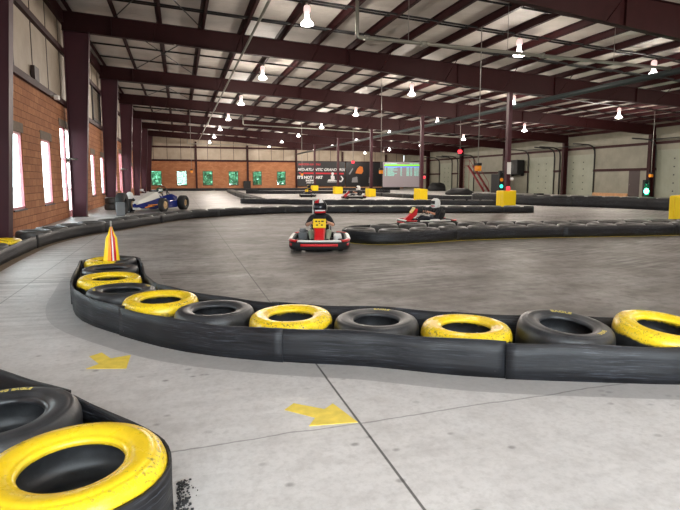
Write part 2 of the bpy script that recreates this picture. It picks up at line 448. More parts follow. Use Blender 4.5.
wn = 0
def window(plane, pos, inn, a0, a1, z0, z1, label, lintel=True, fmat='frame'):
    """inn: +1/-1 direction of the room"""
    global wn; wn += 1
    W = empty('window_%d' % wn, (pos, (a0 + a1) / 2, z0) if plane == 'X' else ((a0 + a1) / 2, pos, z0), 0, label, 'window', None, 'structure')
    w = (a1 - a0) / 2; h = z1 - z0; t = .06
    def bx(m, u0, u1, d0, d1, q0, q1):
        lo, hi = sorted((-inn * d0, -inn * d1))
        if plane == 'X': m.box(lo, hi, u0, u1, q0, q1)
        else: m.box(u0, u1, lo, hi, q0, q1)
    m = MB()
    bx(m, -w, -w + t, .02, .09, 0, h); bx(m, w - t, w, .02, .09, 0, h); bx(m, -w, w, .02, .09, 0, t); bx(m, -w, w, .02, .09, h - t, h)
    m.build('window_frame', fmat, W)
    m = MB(); bx(m, -w + t, w - t, .04, .046, t, h - t); m.build('pane', 'glass', W)
    m = MB(); bx(m, -w - .02, w + .02, -.03, .1, -.04, 0.002); m.build('window_sill', 'brown', W)
    if lintel:
        m = MB(); bx(m, -w - .12, w + .12, -.015, .1, h, h + .25); m.build('lintel', 'lintel', W)
    return W
lab = ['narrow bright window outside the view, first in the block wall', 'narrow bright window outside the view, second in the block wall', 'narrow bright window nearest the camera in the block wall, partly behind the big column', 'narrow bright window between the nearest column and the glazed entrance', 'tall slim window first after the second maroon column', 'tall slim window second after the second maroon column', 'slim window after the third maroon column', 'slim window before the fifth column', 'slim window after the fifth column', 'slim window before the sixth column', 'slim window after the sixth column']
for h, l in zip(win_l, lab): window('X', XL, 1, *h, l)
def entrance(n, a, b, label):
    D = empty('door_%d' % n, (XL, b[0], 0), 0, label, 'door', None, 'structure')
    m = MB()
    m.box(-.09, -.02, a[0] - b[0], a[0] - b[0] + .06, a[2], a[3]); m.box(-.09, -.02, a[1] - b[0] - .06, .06, 0, a[3]); m.box(-.09, -.02, .94, 1.0, 0, 3.25)
    m.box(-.09, -.02, a[0] - b[0], 1.0, 3.19, 3.25); m.box(-.09, -.02, a[0] - b[0], 0, .56, .64); m.box(-.22, -.02, 0, 1, 2.1, 2.18)
    m.build('door_frame', 'frame', D)
    m = MB(); m.box(-.05, -.045, a[0] - b[0] + .06, -.06, .64, 3.19); m.box(-.05, -.045, .06, .94, 2.18, 3.19); m.build('pane', 'glass', D)
    lf = MB(); lf.box(-.07, -.03, .06, .13, .01, 2.1).box(-.07, -.03, .87, .94, .01, 2.1).box(-.07, -.03, .06, .94, 2.0, 2.1).box(-.07, -.03, .06, .94, .01, .24)
    lf = lf.build('door_leaf', 'frame', D)
    MB().box(-.05, -.045, .13, .87, .24, 2.0).build('pane', 'glass', lf)
    MB().tube([(-.04, .15, 1.0), (.03, .18, 1.02), (.03, .82, 1.02), (-.04, .85, 1.0)], .018).build('push_bar', 'pipe', lf)
    MB().box(-.09, -.02, .1, .5, 2.03, 2.12).tube([(-.03, .3, 2.1), (.42, .12, 2.12), (-.02, -.05, 2.16)], .03, 8).build('door_closer', 'pipe', D)
    m = MB(); m.box(-.1, .015, a[0] - b[0] - .12, 1.12, 3.25, 3.5); m.build('lintel', 'lintel', D)
entrance(1, ent_l[0], ent_l[1], 'glazed rose-framed entrance with metal door closer beside the second maroon column')
entrance(2, ent_l[2], ent_l[3], 'far glazed rose-framed entrance beside the fourth maroon column')

W = empty('wall_back', label='far end wall of orange block with tan panels above', cat='wall', kind='structure')
win_f = [(-3.7, -2.3, .62, 2.65), (-.3, 1.1, .62, 2.65), (3.25, 4.65, .62, 2.65), (6.9, 8.3, .62, 2.65), (10.35, 11.7, .62, 2.65), (13.95, 15.3, .62, 2.65)]
o = wall('block_course', 'block_f', 'Y', YF, .14, XL - .3, XR, 0, 4.05, win_f); o.parent = W
MB().box(XL, XR, YF + .05, YF + .14, 4.05, 7.7).build('insulation_panel', 'panel', W)
m = MB(); m.box(XL, XR, YF - .1, YF + .1, 4.0, 4.25); m.box(XL, XR, YF - .1, YF + .1, 5.85, 6.1); m.build('girt', 'steel', W)
m = MB(); x = XL + .6
while x < XR:
    m.box(x - .03, x + .03, YF + .03, YF + .06, 4.25, 7.4); x += 1.83
m.build('panel_seam', 'brown', W)
m = MB()
for x in (2.4, 9.65, 16.9, 24.2, 31.4): m.box(x - .12, x + .12, YF - .25, YF, 0, ZT(x) - .3)
m.build('end_post', 'steel', W)
lab = ['far window with trees outside in the very corner behind the columns', 'far window nearest the corner that is clear of the columns', 'far window, just past the first end-wall post', 'far window with trees outside, before the black cabinet', 'far window, just past the black cabinet', 'far window nearest the black banner']
for h, l in zip(win_f, lab): window('Y', YF, -1, *h, l, False, 'brown')

doors_r = [(26.35, 30.05), (36.2, 40.3), (41.2, 44.9), (55.3, 59.0), (60.6, 63.9)]
W = empty('wall_right', label='pale insulated wall with loading dock doors', cat='wall', kind='structure')
o = wall('insulation_panel', 'panel_r', 'X', XR, .2, YB, YF, 0, 7.0, [(a, b, 0, 3.62) for a, b in doors_r] + [(31.45, 32.5, 0, 2.1)]); o.parent = W
m = MB()
for a, b in zip([YB] + [d[1] for d in doors_r], [d[0] for d in doors_r] + [YF]): m.box(XR - .1, XR + .05, a, b, 2.1, 2.3)
m.box(XR - .1, XR + .05, YB, YF, 4.05, 4.25); m.box(XR - .1, XR + .05, YB, YF, 5.3, 5.55)
m.build('girt', 'steel', W)
MB().box(XR - .12, XR, 32.5, 36.1, 0, .28).build('kickboard', 'wood', W)
lab = ['pale dock door nearest, at the picture edge beside the bright green signal', 'pale dock door with black dots between the third and fourth columns of the wall', 'pale dock door just beyond the third wall column', 'far dock door before the hanging red light', 'farthest dock door beside the timing screen']
for i, ((a, b), l) in enumerate(zip(doors_r, lab)):
    D = empty('door_%d' % (i + 3), (XR, (a + b) / 2, 0), 0, l, 'door', None, 'structure'); w = (b - a) / 2
    m = MB()
    for r in range(6): m.box(.05, .11, -w, w, .6 * r + .005, .6 * r + .597)
    m.box(.055, .1, -w, w, 0, 3.62)
    m.build('door_panel', 'dockdoor', D)
    m = MB()
    for u in (-w * .38, w * .22):
        for r in range(5): m.cyl((.045, u, .55 + .6 * r), .055, .03, 10, 'X')
    m.build('bumper_dot', 'dark', D)
    m = MB()
    for sg in (-1, 1):
        yy = sg * (w + .08)
        m.tube([(-.05, yy, 0), (-.05, yy, 3.5), (-.1, yy, 3.95), (-.35, yy, 4.25), (-.8, yy, 4.4), (-2.4, yy, 4.45)], .06, 6)
    m.tube([(-.6, -w - .08, 4.4), (-.6, w + .08, 4.4)], .04, 6)
    m.build('door_track', 'dark', D)
D = empty('door_8', (XR, 31.97, 0), 0, 'dark brown personnel door left of the bright green signal', 'door', None, 'structure')
MB().box(.0, .09, -.53, .53, .005, 2.1).build('door_panel', 'brown', D); MB().cyl((0, .4, 1.0), .03, .1, 10, 'X').build('door_handle', 'chrome', D)
# unseen wall behind the camera; its wide opening is added to let daylight in
o = wall('wall_front', 'panel', 'Y', YB - .2, .2, XL - .3, XR + .2, 0, 7.7, [(-3.4, 4.6, 0, 4.3)])
st(o, 'pale unseen wall behind the viewer with a wide opening added for daylight', 'wall')

# roof deck, purlins, frames
def slab(m, x0, x1, y0, y1, z0, th):
    vs = [(x, y, ZT(x) + z0 + d) for x in (x0, x1) for y in (y0, y1) for d in (0, th)]
    v = [m.b.verts.new(q) for q in vs]
    for i in ((0, 1, 3, 2), (4, 6, 7, 5), (0, 4, 5, 1), (2, 3, 7, 6), (0, 2, 6, 4), (1, 5, 7, 3)):
        f = m.b.faces.new([v[k] for k in i]); f.material_index = m.mi
m = MB(); slab(m, -4.3, 35, YB - .3, 76.3, .225, .1); st(m.build('ceiling', 'deck'), 'sloping white vinyl roof insulation above the purlins', 'ceiling')
for n in range(25):
    x = -3.6 + 1.535 * n
    if x > 34.4: break
    m = MB(); z = ZT(x)
    m.box(x - .012, x + .012, YB, YF, z, z + .224); m.box(x - .012, x + .11, YB, YF, z, z + .014); m.box(x + .097, x + .11, YB, YF, z, z + .035); m.box(x - .11, x + .012, YB, YF, z + .205, z + .219)
    st(m.build('purlin', 'steel'), 'maroon roof purlin running the length of the hall', 'beam')['group'] = 'roof purlins'
DEP = [(-4.2, .66), (3, .70), (6.7, .66), (10.6, .82), (14.85, .98), (20, .8), (25, .66), (34.6, .72)]
def dep(x):
    for (a, d), (b, e) in zip(DEP, DEP[1:]):
        if a <= x <= b: return d + (e - d) * (x - a) / (b - a)
    return .7
ordn = ['nearest, cutting the upper corner of the picture', 'second, joined to the second column', 'third', 'fourth', 'fifth', 'sixth', 'seventh']
for k, yk in enumerate(YK[:7]):
    B = empty('roof_beam', (0, yk, 0), 0, 'deep maroon tapered roof rafter, %s from the viewer' % ordn[k] if k > 1 else 'deep maroon tapered roof rafter, %s' % ordn[k], 'beam', None, 'structure')
    xs = [XL + .05 + (XR - XL - .1) * i / 40 for i in range(41)]
    for nm, mt in (('web', 'steel'), ('bottom_flange', 'steel'), ('top_flange', 'steel'), ('stiffener', 'steel'), ('flange_brace', 'steel')):
        m = MB()
        if nm == 'web':
            rows = [[m.b.verts.new((x, yy, z)) for yy, z in ((-.008, ZT(x) - dep(x)), (-.008, ZT(x)), (.008, ZT(x)), (.008, ZT(x) - dep(x)))] for x in xs]
        elif nm == 'bottom_flange':
            rows = [[m.b.verts.new((x, yy, z)) for yy, z in ((-.11, ZT(x) - dep(x) - .014), (-.11, ZT(x) - dep(x)), (.11, ZT(x) - dep(x)), (.11, ZT(x) - dep(x) - .014))] for x in xs]
        elif nm == 'top_flange':
            rows = [[m.b.verts.new((x, yy, z)) for yy, z in ((-.11, ZT(x) - .014), (-.11, ZT(x)), (.11, ZT(x)), (.11, ZT(x) - .014))] for x in xs]
        else: rows = []
        for a, b in zip(rows, rows[1:]):
            for j in range(4): m.b.faces.new((a[j], a[(j + 1) % 4], b[(j + 1) % 4], b[j]))
        if rows: m.b.faces.new(rows[0]); m.b.faces.new(rows[-1][::-1])
        if nm == 'stiffener':
            for x in (-2.2, 2.6, 7.0, 12.2, 17.5, 22.6, 28): m.box(x - .008, x + .008, -.1, .1, ZT(x) - dep(x), ZT(x) - .01)
        if nm == 'flange_brace':
            for n in range(2, 24, 2):
                x = -3.6 + 1.535 * n
                m.tube([(x - .25, -.1, ZT(x) - dep(x) + .02), (x, -.85, ZT(x) + .05)], .018, 5)
        m.build(nm, mt, B)
cl = ['nearest maroon column at the picture edge', 'second maroon column beside the glazed entrance', 'third maroon column down the block wall', 'fourth maroon column down the block wall', 'fifth maroon column down the block wall', 'sixth maroon column down the block wall', 'seventh maroon column, near the far corner']
for k, yk in enumerate(YK[:7]):
    C = empty('column', (-3.8, yk, 0), 0, cl[k], 'column', None, 'structure')
    H = ZT(-3.3) - .66; d0, d1 = .46, .86
    def quad(m, pts, y0, y1): m.prism([(x, y0, z) for x, z in pts], (0, y1 - y0, 0))
    m = MB(); quad(m, [(0, 0), (d0, 0), (d1, H), (0, H)], -.01, .01); m.build('web', 'steel_c', C)
    m = MB(); quad(m, [(d0 - .016, 0), (d0, 0), (d1, H), (d1 - .016, H)], -.14, .14); m.build('inner_flange', 'steel_c', C)
    m = MB(); quad(m, [(0, 0), (.016, 0), (.016, H), (0, H)], -.14, .14); m.build('outer_flange', 'steel_c', C)
    m = MB(); m.box(-.02, d0 + .04, -.17, .17, 0, .02); m.box(0, d1, -.1, .1, H - .01, H + .01); m.build('base_plate', 'steel', C)
for k, yk in enumerate(YK[:6]):
    H = ZT(14.85) - dep(14.85) - .014
    P = empty('column', (15.03, yk, 0), 0, 'slim maroon interior column standing in %s' % ['the pad at the picture edge', 'the large yellow pad', 'the yellow pad behind the red and white helmet', 'the yellow pad below the dark posters', 'the small yellow pad below the banner', 'the farthest yellow pad'][k], 'column', None, 'structure')
    m = MB(); m.box(-.1, .1, -.1, .1, 0, H); m.build('shaft', 'steel_c', P)
    m = MB(); m.box(-.16, .16, -.16, .16, 0, .02); m.box(-.16, .16, -.12, .12, H - .02, H); m.build('end_plate', 'steel', P)
for k, yk in enumerate(YK[:7]):
    m = MB(); H = ZT(34.3) - .71; m.box(34.0, 34.016, yk - .13, yk + .13, 0, H); m.box(34.45, 34.466, yk - .13, yk + .13, 0, H); m.box(34.0, 34.466, yk - .01, yk + .01, 0, H)
    tag(m.build('column', 'steel'), 'dark steel column between the dock doors along the pale wall', 'column', 'dock wall columns', 'structure')
# bridging rods across the purlins and cross bracing over the first bays
for k in range(7):
    y0 = YK[k]
    for q in (.2, .27, .48, .55, .76, .83):
        yy = y0 + 9.14 * q; dz = .03 if q in (.2, .48, .76) else .17
        m = MB(); m.tube([(-3.6, yy, ZT(-3.6) + dz), (34, yy, ZT(34) + dz)], .034, 6); tag(m.build('bridging_rod', 'dark'), 'thin dark bridging rod across the roof purlins', 'rod', 'roof bridging rods', 'structure')
    m = MB(); m.tube([(-2.06, y0 + .3, ZT(-2) - .02), (1.0, y0 + 8.9, ZT(1) - .02)], .02, 6); m.tube([(1.0, y0 + .3, ZT(1) - .05), (-2.06, y0 + 8.9, ZT(-2) - .05)], .02, 6)
    tag(m.build('cross_brace', 'dark'), 'crossed roof bracing rods beside the block wall', 'rod', 'roof cross braces', 'structure')
for q in (.2, .27, .48, .55, .76, .83):
    yy = YK[0] - 9.14 * (1 - q)
    m = MB(); m.tube([(-3.6, yy, ZT(-3.6) + .03), (34, yy, ZT(34) + .03)], .034, 6); tag(m.build('bridging_rod', 'dark'), 'thin dark bridging rod across the roof purlins', 'rod', 'roof bridging rods', 'structure')

# pipes under the roof
def pipe(name, pts, r, mat, label, n=8, cat='pipe'):
    return tag(MB().tube(pts, r, n).build(name, mat), label, cat)
P = empty('gas_pipe', (4.97, 14.2, 5.42), 0, 'grey pipe dropping from the roof then running across below the rafters', 'pipe')
MB().tube([(0, 0, 1.55), (0, 0, .06), (.02, 0, .015), (.06, 0, 0), (11.72, 0, -.14)], .056, 8).build('pipe_run', 'pipe', P)
for q in (.3, 2.1, 6.3): MB().cyl((q, 0, -.012 * q), .078, .16, 10, 'X').build('coupling', 'pipe', P)
for q in (1.6, 5.0, 9.2): MB().tube([(q, 0, -.012 * q), (q, 0, ZT(4.97 + q) - 5.42 + .1)], .008, 5).build('hanger', 'rod', P)
pipe('conduit_pipe', [(2.55, 8, 6.33), (2.55, 75, 6.33)], .045, 'pipe', 'long thin grey conduit running lengthwise under the rafters', cat='pipe')
pipe('sprinkler_main', [(16.9, 6, 5.2), (16.9, 75, 5.2)], .11, 'duct', 'dark green pipe running lengthwise past the interior columns', 10)
pipe('sprinkler_branch', [(5.6, 46.6, 7.14), (5.6, 46.6, 6.3), (5.7, 46.6, 6.26), (30, 46.6, 5.62)], .05, 'pipe', 'thin far grey pipe crossing below the fifth rafter', 8)
pipe('conduit_pipe', [(1.2, 69, 6.7), (1.2, 69, 6.05), (1.3, 69, 6.0), (12, 69, 5.95)], .05, 'pipe', 'farthest short grey pipe crossing in front of the end wall', 8)

# louvre on the left wall
L = empty('wall_louvre', (XL - .07, 28.95, 4.28), 0, 'dark slatted wall louvre above the slim windows after the second column', 'vent')
MB().box(0, .12, -1.3, -1.2, 0, 1.75).box(0, .12, 1.2, 1.3, 0, 1.75).box(0, .12, -1.3, 1.3, 1.66, 1.75).box(0, .12, -1.3, 1.3, 0, .09).build('frame', 'louvre', L)
m = MB()
for i in range(13): m.box(-.05, .05, -1.2, 1.2, -.006, .006, Matrix.Translation((.06, 0, .17 + .118 * i)) @ Matrix.Rotation(R_(38), 4, 'Y'))
m.build('slat', 'louvre', L)
for i, (yy, zz) in enumerate(((18.55, 4.02), (33.4, 4.1), (51, 4.1))):
    Fl = empty('wall_flood_light', (XL + .1, yy, zz), 0, ['small white flood light on the girt above the second narrow window', 'small white flood light on the girt past the third column', 'small white flood light on the girt farther down the wall'][i], 'light')
    MB().box(0, .1, -.04, .04, -.03, .03).build('bracket', 'pipe', Fl); MB().rbox(.17, 0, -.04, .14, .2, .14, .02).build('lamp_head', 'white', Fl)
tag(MB().box(XL - .004, XL + .1, 16.75, 17.25, 4.21, 4.6).build('junction_box', 'brown'), 'small brown box on the girt above the block wall', 'box')
# far wall items
tag(MB().rbox(9.45, YF - .62, .62, 1.0, .7, 1.24, .03).build('cabinet', 'black'), 'black cabinet against the far block wall between two windows', 'cabinet')

# ------------------------------------------------------------------ tires and belt barriers
TP = [(.352, .045), (.355, .09), (.355, .19), (.351, .225), (.340, .254), (.326, .270), (.310, .278), (.303, .277), (.298, .281), (.275, .2835), (.245, .280), (.222, .272), (.214, .266), (.207, .266), (.198, .262), (.190, .250),
      (.192, .236), (.205, .232), (.25, .244), (.30, .236), (.330, .200), (.338, .14)]
TPROF = TP + [(r, .28 - z) for r, z in TP[::-1] if z > .141]
def tire_mesh(n):
    m = MB(); m.lathe(TPROF, n, closed=True); bmesh.ops.remove_doubles(m.b, verts=m.b.verts, dist=1e-6)
    bmesh.ops.recalc_face_normals(m.b, faces=m.b.faces)
    me = bpy.data.meshes.new('tire'); m.b.to_mesh(me); m.b.free(); return me
def tmesh(n, mat):
    me = tire_mesh(n); me.materials.append(M[mat]); return me
M['tyre_h'] = mat_tyre(YEL, True); M['tyre_f'] = mat_tyre(None, False, True); M['tyre_f'].name = 'dusty_tire_rubber'
TM = {'d': tmesh(72, 'tyre'), 'y': tmesh(72, 'tyre_y'), 'h': tmesh(72, 'tyre_h'), 'fd': tmesh(28, 'tyre_f'), 'fy': tmesh(28, 'tyre_y')}
def ring_text(body, size, r, ang, parent, mat='letter', z=.2845):
    """letters curved round the sidewall, tops outward"""
    me = text_mesh(body, size, .0008, bold=.001)
    for v in me.vertices:
        a = ang - v.co.x / r; rr = r + v.co.y
        v.co = (rr * math.cos(a), rr * math.sin(a), z - .25 * abs(rr - .275) ** 1.0 * .35 + v.co.z)
    me.materials.clear(); me.materials.append(M[mat])
    o = bpy.data.objects.new('lettering', me); COL.objects.link(o); o.parent = parent; return o
def tire(kind, x, y, z=0, rot=(0, 0, 0), label=None, group=None, s=1.0):
    o = bpy.data.objects.new('tire', TM[kind]); COL.objects.link(o)
    o.location = (x, y, z); o.rotation_euler = rot; o.scale = (s, s, s)
    return tag(o, label, 'tire', group)

def belt_panel(path, h, parent, seed=0, th=.011, shift=0, bolts=True):
    """one strip of belt standing on the floor along a path"""
    r = random.Random(seed); m = MB(); rows = []
    n = len(path); lift = r.uniform(0, .012)
    for i, p in enumerate(path):
        a, b = path[max(i - 1, 0)], path[min(i + 1, n - 1)]; t = (b - a).normalized(); nn = Vector((-t.y, t.x, 0))
        row = []
        for z, bu in ((0.002, 0), (h * .33, .006), (h * .66, .008), (h, 0)):
            q = p + nn * (shift + bu * math.sin(i * .9 + seed)) + Vector((0, 0, z + (lift + .006 * math.sin(i * .5 + seed)) * z / h))
            row.append((q - nn * th / 2, q + nn * th / 2))
        rows.append([m.b.verts.new(k[0]) for k in row] + [m.b.verts.new(k[1]) for k in row[::-1]])
    for A, B in zip(rows, rows[1:]):
        for j in range(8):
            f = m.b.faces.new((A[j], A[(j + 1) % 8], B[(j + 1) % 8], B[j])); f.smooth = j not in (3, 7)
    m.b.faces.new(rows[0]); m.b.faces.new(rows[-1][::-1])
    o = m.build('belt_panel', 'belt', parent)
    if bolts:
        for e in (1, n - 2):
            e = max(0, min(n - 1, e)); a, b = path[max(e - 1, 0)], path[min(e + 1, n - 1)]; t = (b - a).normalized(); nn = Vector((-t.y, t.x, 0))
            for z in (h * .2, h * .8): MB().sphere(tuple(path[e] + nn * shift + Vector((0, 0, z))), .009, n=8).build('bolt', 'bolt', o)
    return o
def belt(label, path, h=.255, L=2.4, step=.12, closed=False, group=None, bolts=False, start=None):
    P = empty('belt_barrier', (0, 0, 0), 0, label, 'barrier', group)
    pts = [p for p, t in resample(path, step, closed)]
    if start:
        i0 = min(range(len(pts)), key=lambda i: (pts[i] - Vector((*start, 0))).length); pts = (pts[i0:] + pts[:i0])[::-1]
    if closed: pts.append(pts[0])
    k = max(2, int(round(L / step))); i = 0; s = 0
    while i < len(pts) - 1:
        seg = pts[i:i + k + 2]
        if len(pts) - (i + k + 2) < 4: seg = pts[i:]
        belt_panel(seg, h, P, s, shift=.006 if s % 2 else -.006, bolts=bolts); s += 1; i += k
        if len(seg) and seg[-1] == pts[-1]: break
    return P
def arc(c, r, a0, a1, n=14): return [Vector((c[0] + r * math.cos(a0 + (a1 - a0) * i / n), c[1] + r * math.sin(a0 + (a1 - a0) * i / n), 0)) for i in range(n + 1)]
def loop_around(path, d):
    F = offset(path, -d); B = offset(path, d)
    t0 = (path[1] - path[0]).normalized(); t1 = (path[-1] - path[-2]).normalized()
    a1 = math.atan2(-t1.x, t1.y) ; a0 = math.atan2(-t0.x, t0.y)
    e1 = arc(path[-1], d, a1, a1 + PI, 14)[1:-1]
    e0 = arc(path[0], d, a0 + PI, a0 + 2 * PI, 14)[1:-1]
    return F + e1 + B[::-1] + e0

def tilt(x, y, roll, pitch):
    v = Vector((x, y, 0)).normalized(); r = Vector((v.y, -v.x, 0))
    return (Matrix.Rotation(roll, 3, v) @ Matrix.Rotation(pitch, 3, r)).to_euler()
# near island: a curling row of black and yellow tires inside a belt loop
A = [('h', -.95, 7.74, 0, (0, 0, 0), 'half yellow, half black tire standing round the furled flag'),
     ('d', -.87, 6.98, 0.0, (0, 0, .6), 'black tire lying just in front of the furled flag'),
     ('y', -.79, 6.23, 0.012, (.03, 0, 1), 'yellow tire third along the curved row from the flag'),
     ('d', -.60, 5.56, 0.0, (0, .03, 2.1), 'black tire with yellow scuffs, fourth along the row from the flag'),
     ('y', -.20, 4.98, 0.01, (0.03, 0, .4), 'yellow tire lying fifth along the row from the flag'),
     ('d', .26, 4.45, 0, (0, 0, 3.0), 'black tire sixth from the flag, where the belt curve straightens'),
     ('y', .85, 4.05, 0.008, (.02, 0, 5), 'yellow tire seventh from the flag, behind the belt seam with bolts'),
     ('d', 1.48, 3.74, 0, (0, 0, .2), 'black tire with faint yellow lettering, eighth from the flag'),
     ('y', 2.07, 3.36, 0.0, (0, 0, 2.2), 'yellow tire ninth from the flag, flat between two black ones'),
     ('d', 2.72, 3.07, 0.042, tilt(2.72, 3.07, .085, .05), 'tilted black tire with curved yellow lettering on its sidewall'),
     ('y', 3.38, 2.81, 0.05, tilt(3.38, 2.81, .11, .04), 'tilted yellow tire with a worn black rim at the picture edge'),
     ('d', 4.03, 2.62, 0, (0, 0, 0), 'black tire cut off by the picture edge beyond the tilted yellow one'),
     ('y', 4.70, 2.42, 0, (0, 0, 0), 'yellow tire outside the view at the end of the curved row')]
TA = [tire(*a, s=.965) for a in A if a[1] < 4.5]
ring_text('EAGLE', .056, .262, R_(58), TA[9]); ring_text('EAGLE', .04, .266, R_(-62), TA[9])
ring_text('EAGLE', .05, .264, R_(58), TA[7]); ring_text('EAGLE', .036, .268, R_(190), TA[3]); ring_text('EAGLE', .036, .268, R_(20), TA[3])
for i in (3, 7): TA[i].rotation_euler.z = 0
pathA = spline([(a[1], a[2]) for a in A], .2)
belt('black conveyor-belt loop round the near curving row of yellow and black tires', loop_around(pathA, .385), .255, 1.6, .07, True, bolts=True, start=(2.15, 2.87))
# near corner island
tire('y', -.435, 2.13, .0, (0, 0, 0), 'big yellow tire nearest the viewer in the picture corner'); kk = tire('d', -.85, 2.68, .0, (0, 0, 0), 'big black tire touching the nearest yellow one')
ring_text('RACING EAGLE', .034, .272, R_(98), kk)
pathB = spline([(-2.2, 4.0), (-1.8, 3.62), (-1.33, 3.16), (-.85, 2.68), (-.435, 2.13)], .2)
belt('black belt loop round the big tires in the near corner', loop_around(pathB, .372), .225, 2.2, .06, True, bolts=True)

LC = []
def near_col(p): return any(abs(p.x + 3.45) < .55 and abs(p.y - yk) < .52 for yk in YK)
# outer barrier of the lane: from the near wall, round the race car, to a rounded end by the large pad
pC = spline([(-2.55, 5.5), (-2.7, 7.6), (-2.78, 9.33), (-2.79, 10.5), (-2.77, 11.77), (-2.61, 12.81), (-2.35, 13.69), (-2.0, 14.45), (-1.59, 15.16), (-.89, 16.6), (.16, 18.5), (1.43, 19.6), (3.09, 20.45), (4.9, 20.75), (6.3, 20.2), (8.76, 19.5), (10.75, 18.9), (13.9, 18.0)], .25)
cap = arc((14.0, 18.38), .39, R_(-95), R_(70), 8)
belt('long black belt barrier sweeping from the block wall past the race car', pC + cap, .25, 3.0, .16)
GC = 'tires behind the sweeping outer barrier'
iy = 0
for p, t in resample(offset(pC, .385), .1, False, .3):
    if near_col(p) or p.y < 7.5 or (LC and min((p - q).length for q in LC) < .715): continue
    LC.append(p)
    yel = abs(p.y - 11.0) < .36 or abs(p.y - 9.5) < .36
    tire('fy' if yel else 'fd', p.x, p.y, 0, (0, 0, iy * 1.3), ['yellow tire in front of the nearest column behind the outer barrier', 'yellow tire at the picture edge, just nearer than the one by the column'][p.y < 10.2] if yel else 'dusty black tire lying in the row behind the long outer belt barrier', None if yel else GC); iy += 1
# middle island: two rows of tires inside a belt loop
pD = spline([(3.5, 10.95), (3.68, 10.35), (4.2, 10.03), (5.1, 10.05), (6.0, 10.2), (7.1, 10.2), (8.67, 10.03), (10.2, 9.78), (12, 9.55), (13.6, 9.45), (14.0, 10.1), (13.5, 11.0), (11.5, 11.3), (9.4, 11.6), (6.9, 12.0), (5.4, 12.1), (4.1, 11.85)], .2, True)
belt('black belt loop with a rounded end round the tire island behind the red kart', pD, .25, 3.0, .14, True)
inD = offset(pD, .40, True); occ = []
for p, t in resample(inD, .1, True):
    if any((p - q).length < .715 for q in occ): continue
    occ.append(p); tire('fd', p.x, p.y, 0, (0, 0, p.x * 3), 'dusty black tire lying inside the rounded middle island', 'tires of the middle island')
# farther barriers
pE = spline([(4.6, 31.5), (3.6, 30.9), (3.45, 30.1), (4.2, 29.5), (5.5, 28.8), (6.4, 27.7), (8.4, 26.8), (11, 26), (14, 25), (16.4, 23.6)], .3)
belt('bluish black belt barrier with a blunt end beyond the race car', pE, .27, 3.2, .2, bolts=False)
for i, (p, t) in enumerate(resample(offset(pE, .40), .72, False, 2.0)):
    tire('fd', p.x, p.y, 0, (0, 0, i), 'dusty black tire in the row behind the blunt-ended barrier', 'tires behind the blunt-ended barrier')
pE2 = spline([(4.3, 32.5), (4.4, 38), (4.7, 48), (5.2, 60)], .4)
belt('far lane divider running away toward the black cabinet', pE2, .27, 4, .4, bolts=False)
for i, (p, t) in enumerate(resample(offset(pE2, -.40), .75, False, .4)):
    tire('fd', p.x, p.y, 0, (0, 0, i), 'dusty black tire along the far lane divider', 'tires of the far lane divider')
pF = spline([(16.2, 44), (16.3, 37), (17.2, 32.5), (19.5, 29.6), (23.5, 28.5)], .4)
belt('far black belt barrier curving behind the interior columns', pF, .3, 4, .3, bolts=False)
for i, (p, t) in enumerate(resample(offset(pF, .42), .75, False, .4)):
    tire('fd', p.x, p.y, 0, (0, 0, i), 'dusty black tire behind the barrier past the interior columns', 'tires past the interior columns')
pG = spline([(-2.2, 68), (8, 67), (18, 66.5), (30, 66)], .6)
belt('farthest black belt barrier along the end wall', pG, .32, 6, .6, bolts=False)
pH = spline([(6.4, 52), (10, 50), (15, 49.5), (22, 51)], .5)
belt('far black belt barrier below the banner', pH, .3, 5, .5, bolts=False)
def row(path, d, step, group, label, start=.3, closed=False, zs=(0,), taken=None):
    occ = []; i = 0
    for p, t in resample(offset(path, d, closed), .12, closed, start):
        if occ and min((p - q).length for q in occ) < step: continue
        occ.append(p); i += 1
        for z in zs: tire('fd', p.x, p.y, z, (0, 0, i * 1.3 + z), label, group)
pR = spline([(17.4, 28), (17.8, 25.4), (18.5, 22.7), (20.0, 20.5), (20.9, 17.0), (21.2, 13.5)], .3)
belt('tall black belt barrier before the dock doors', pR, .52, 3.4, .2, bolts=False)
row(pR, .42, .73, 'stacked tires behind the tall barrier', 'black tire stacked two high behind the tall barrier', zs=(0, .285))
# painted strips on the floor
def strip(name, path, d0, d1, mat, label, z=.0025, closed=False):
    a = offset(path, d0, closed); b = offset(path, d1, closed); m = MB()
    A_ = [m.b.verts.new((p.x, p.y, z)) for p in a]; B_ = [m.b.verts.new((p.x, p.y, z)) for p in b]; n = len(A_)
    for i in range(n if closed else n - 1): m.b.faces.new((A_[i], A_[(i + 1) % n], B_[(i + 1) % n], B_[i]))
    o = m.build(name, mat); st(o, label, 'floor marking'); return o
LA = [p for p, t in resample(loop_around(pathA, .40), .1, True)]
strip('trim_1', LA, -.24, .02, 'strip', 'grey unswept strip round the near tire row', .0025, True)
strip('trim_2', pC, -.16, .0, 'strip2', 'brownish strip at the foot of the outer barrier')
strip('trim_3', pD, -.09, .0, 'yline', 'yellow line at the foot of the middle island', .0025, True)
# two worn arrows painted on the floor
tag(MB().poly([(-.71, 4.26), (-.63, 4.33), (-.545, 4.16), (-.405, 4.20), (-.41, 3.90), (-.69, 3.98), (-.615, 4.06)], .001, .004).build('floor_arrow', 'arrow'), 'smaller yellow arrow painted on the floor by the belt curve', 'arrow')
tag(MB().poly([(.56, 2.89), (.63, 2.96), (.79, 2.825), (.86, 2.885), (.925, 2.61), (.65, 2.65), (.71, 2.735)], .001, .004).build('floor_arrow', 'arrow'), 'larger yellow arrow painted on the floor at the crossing of two joints', 'arrow')

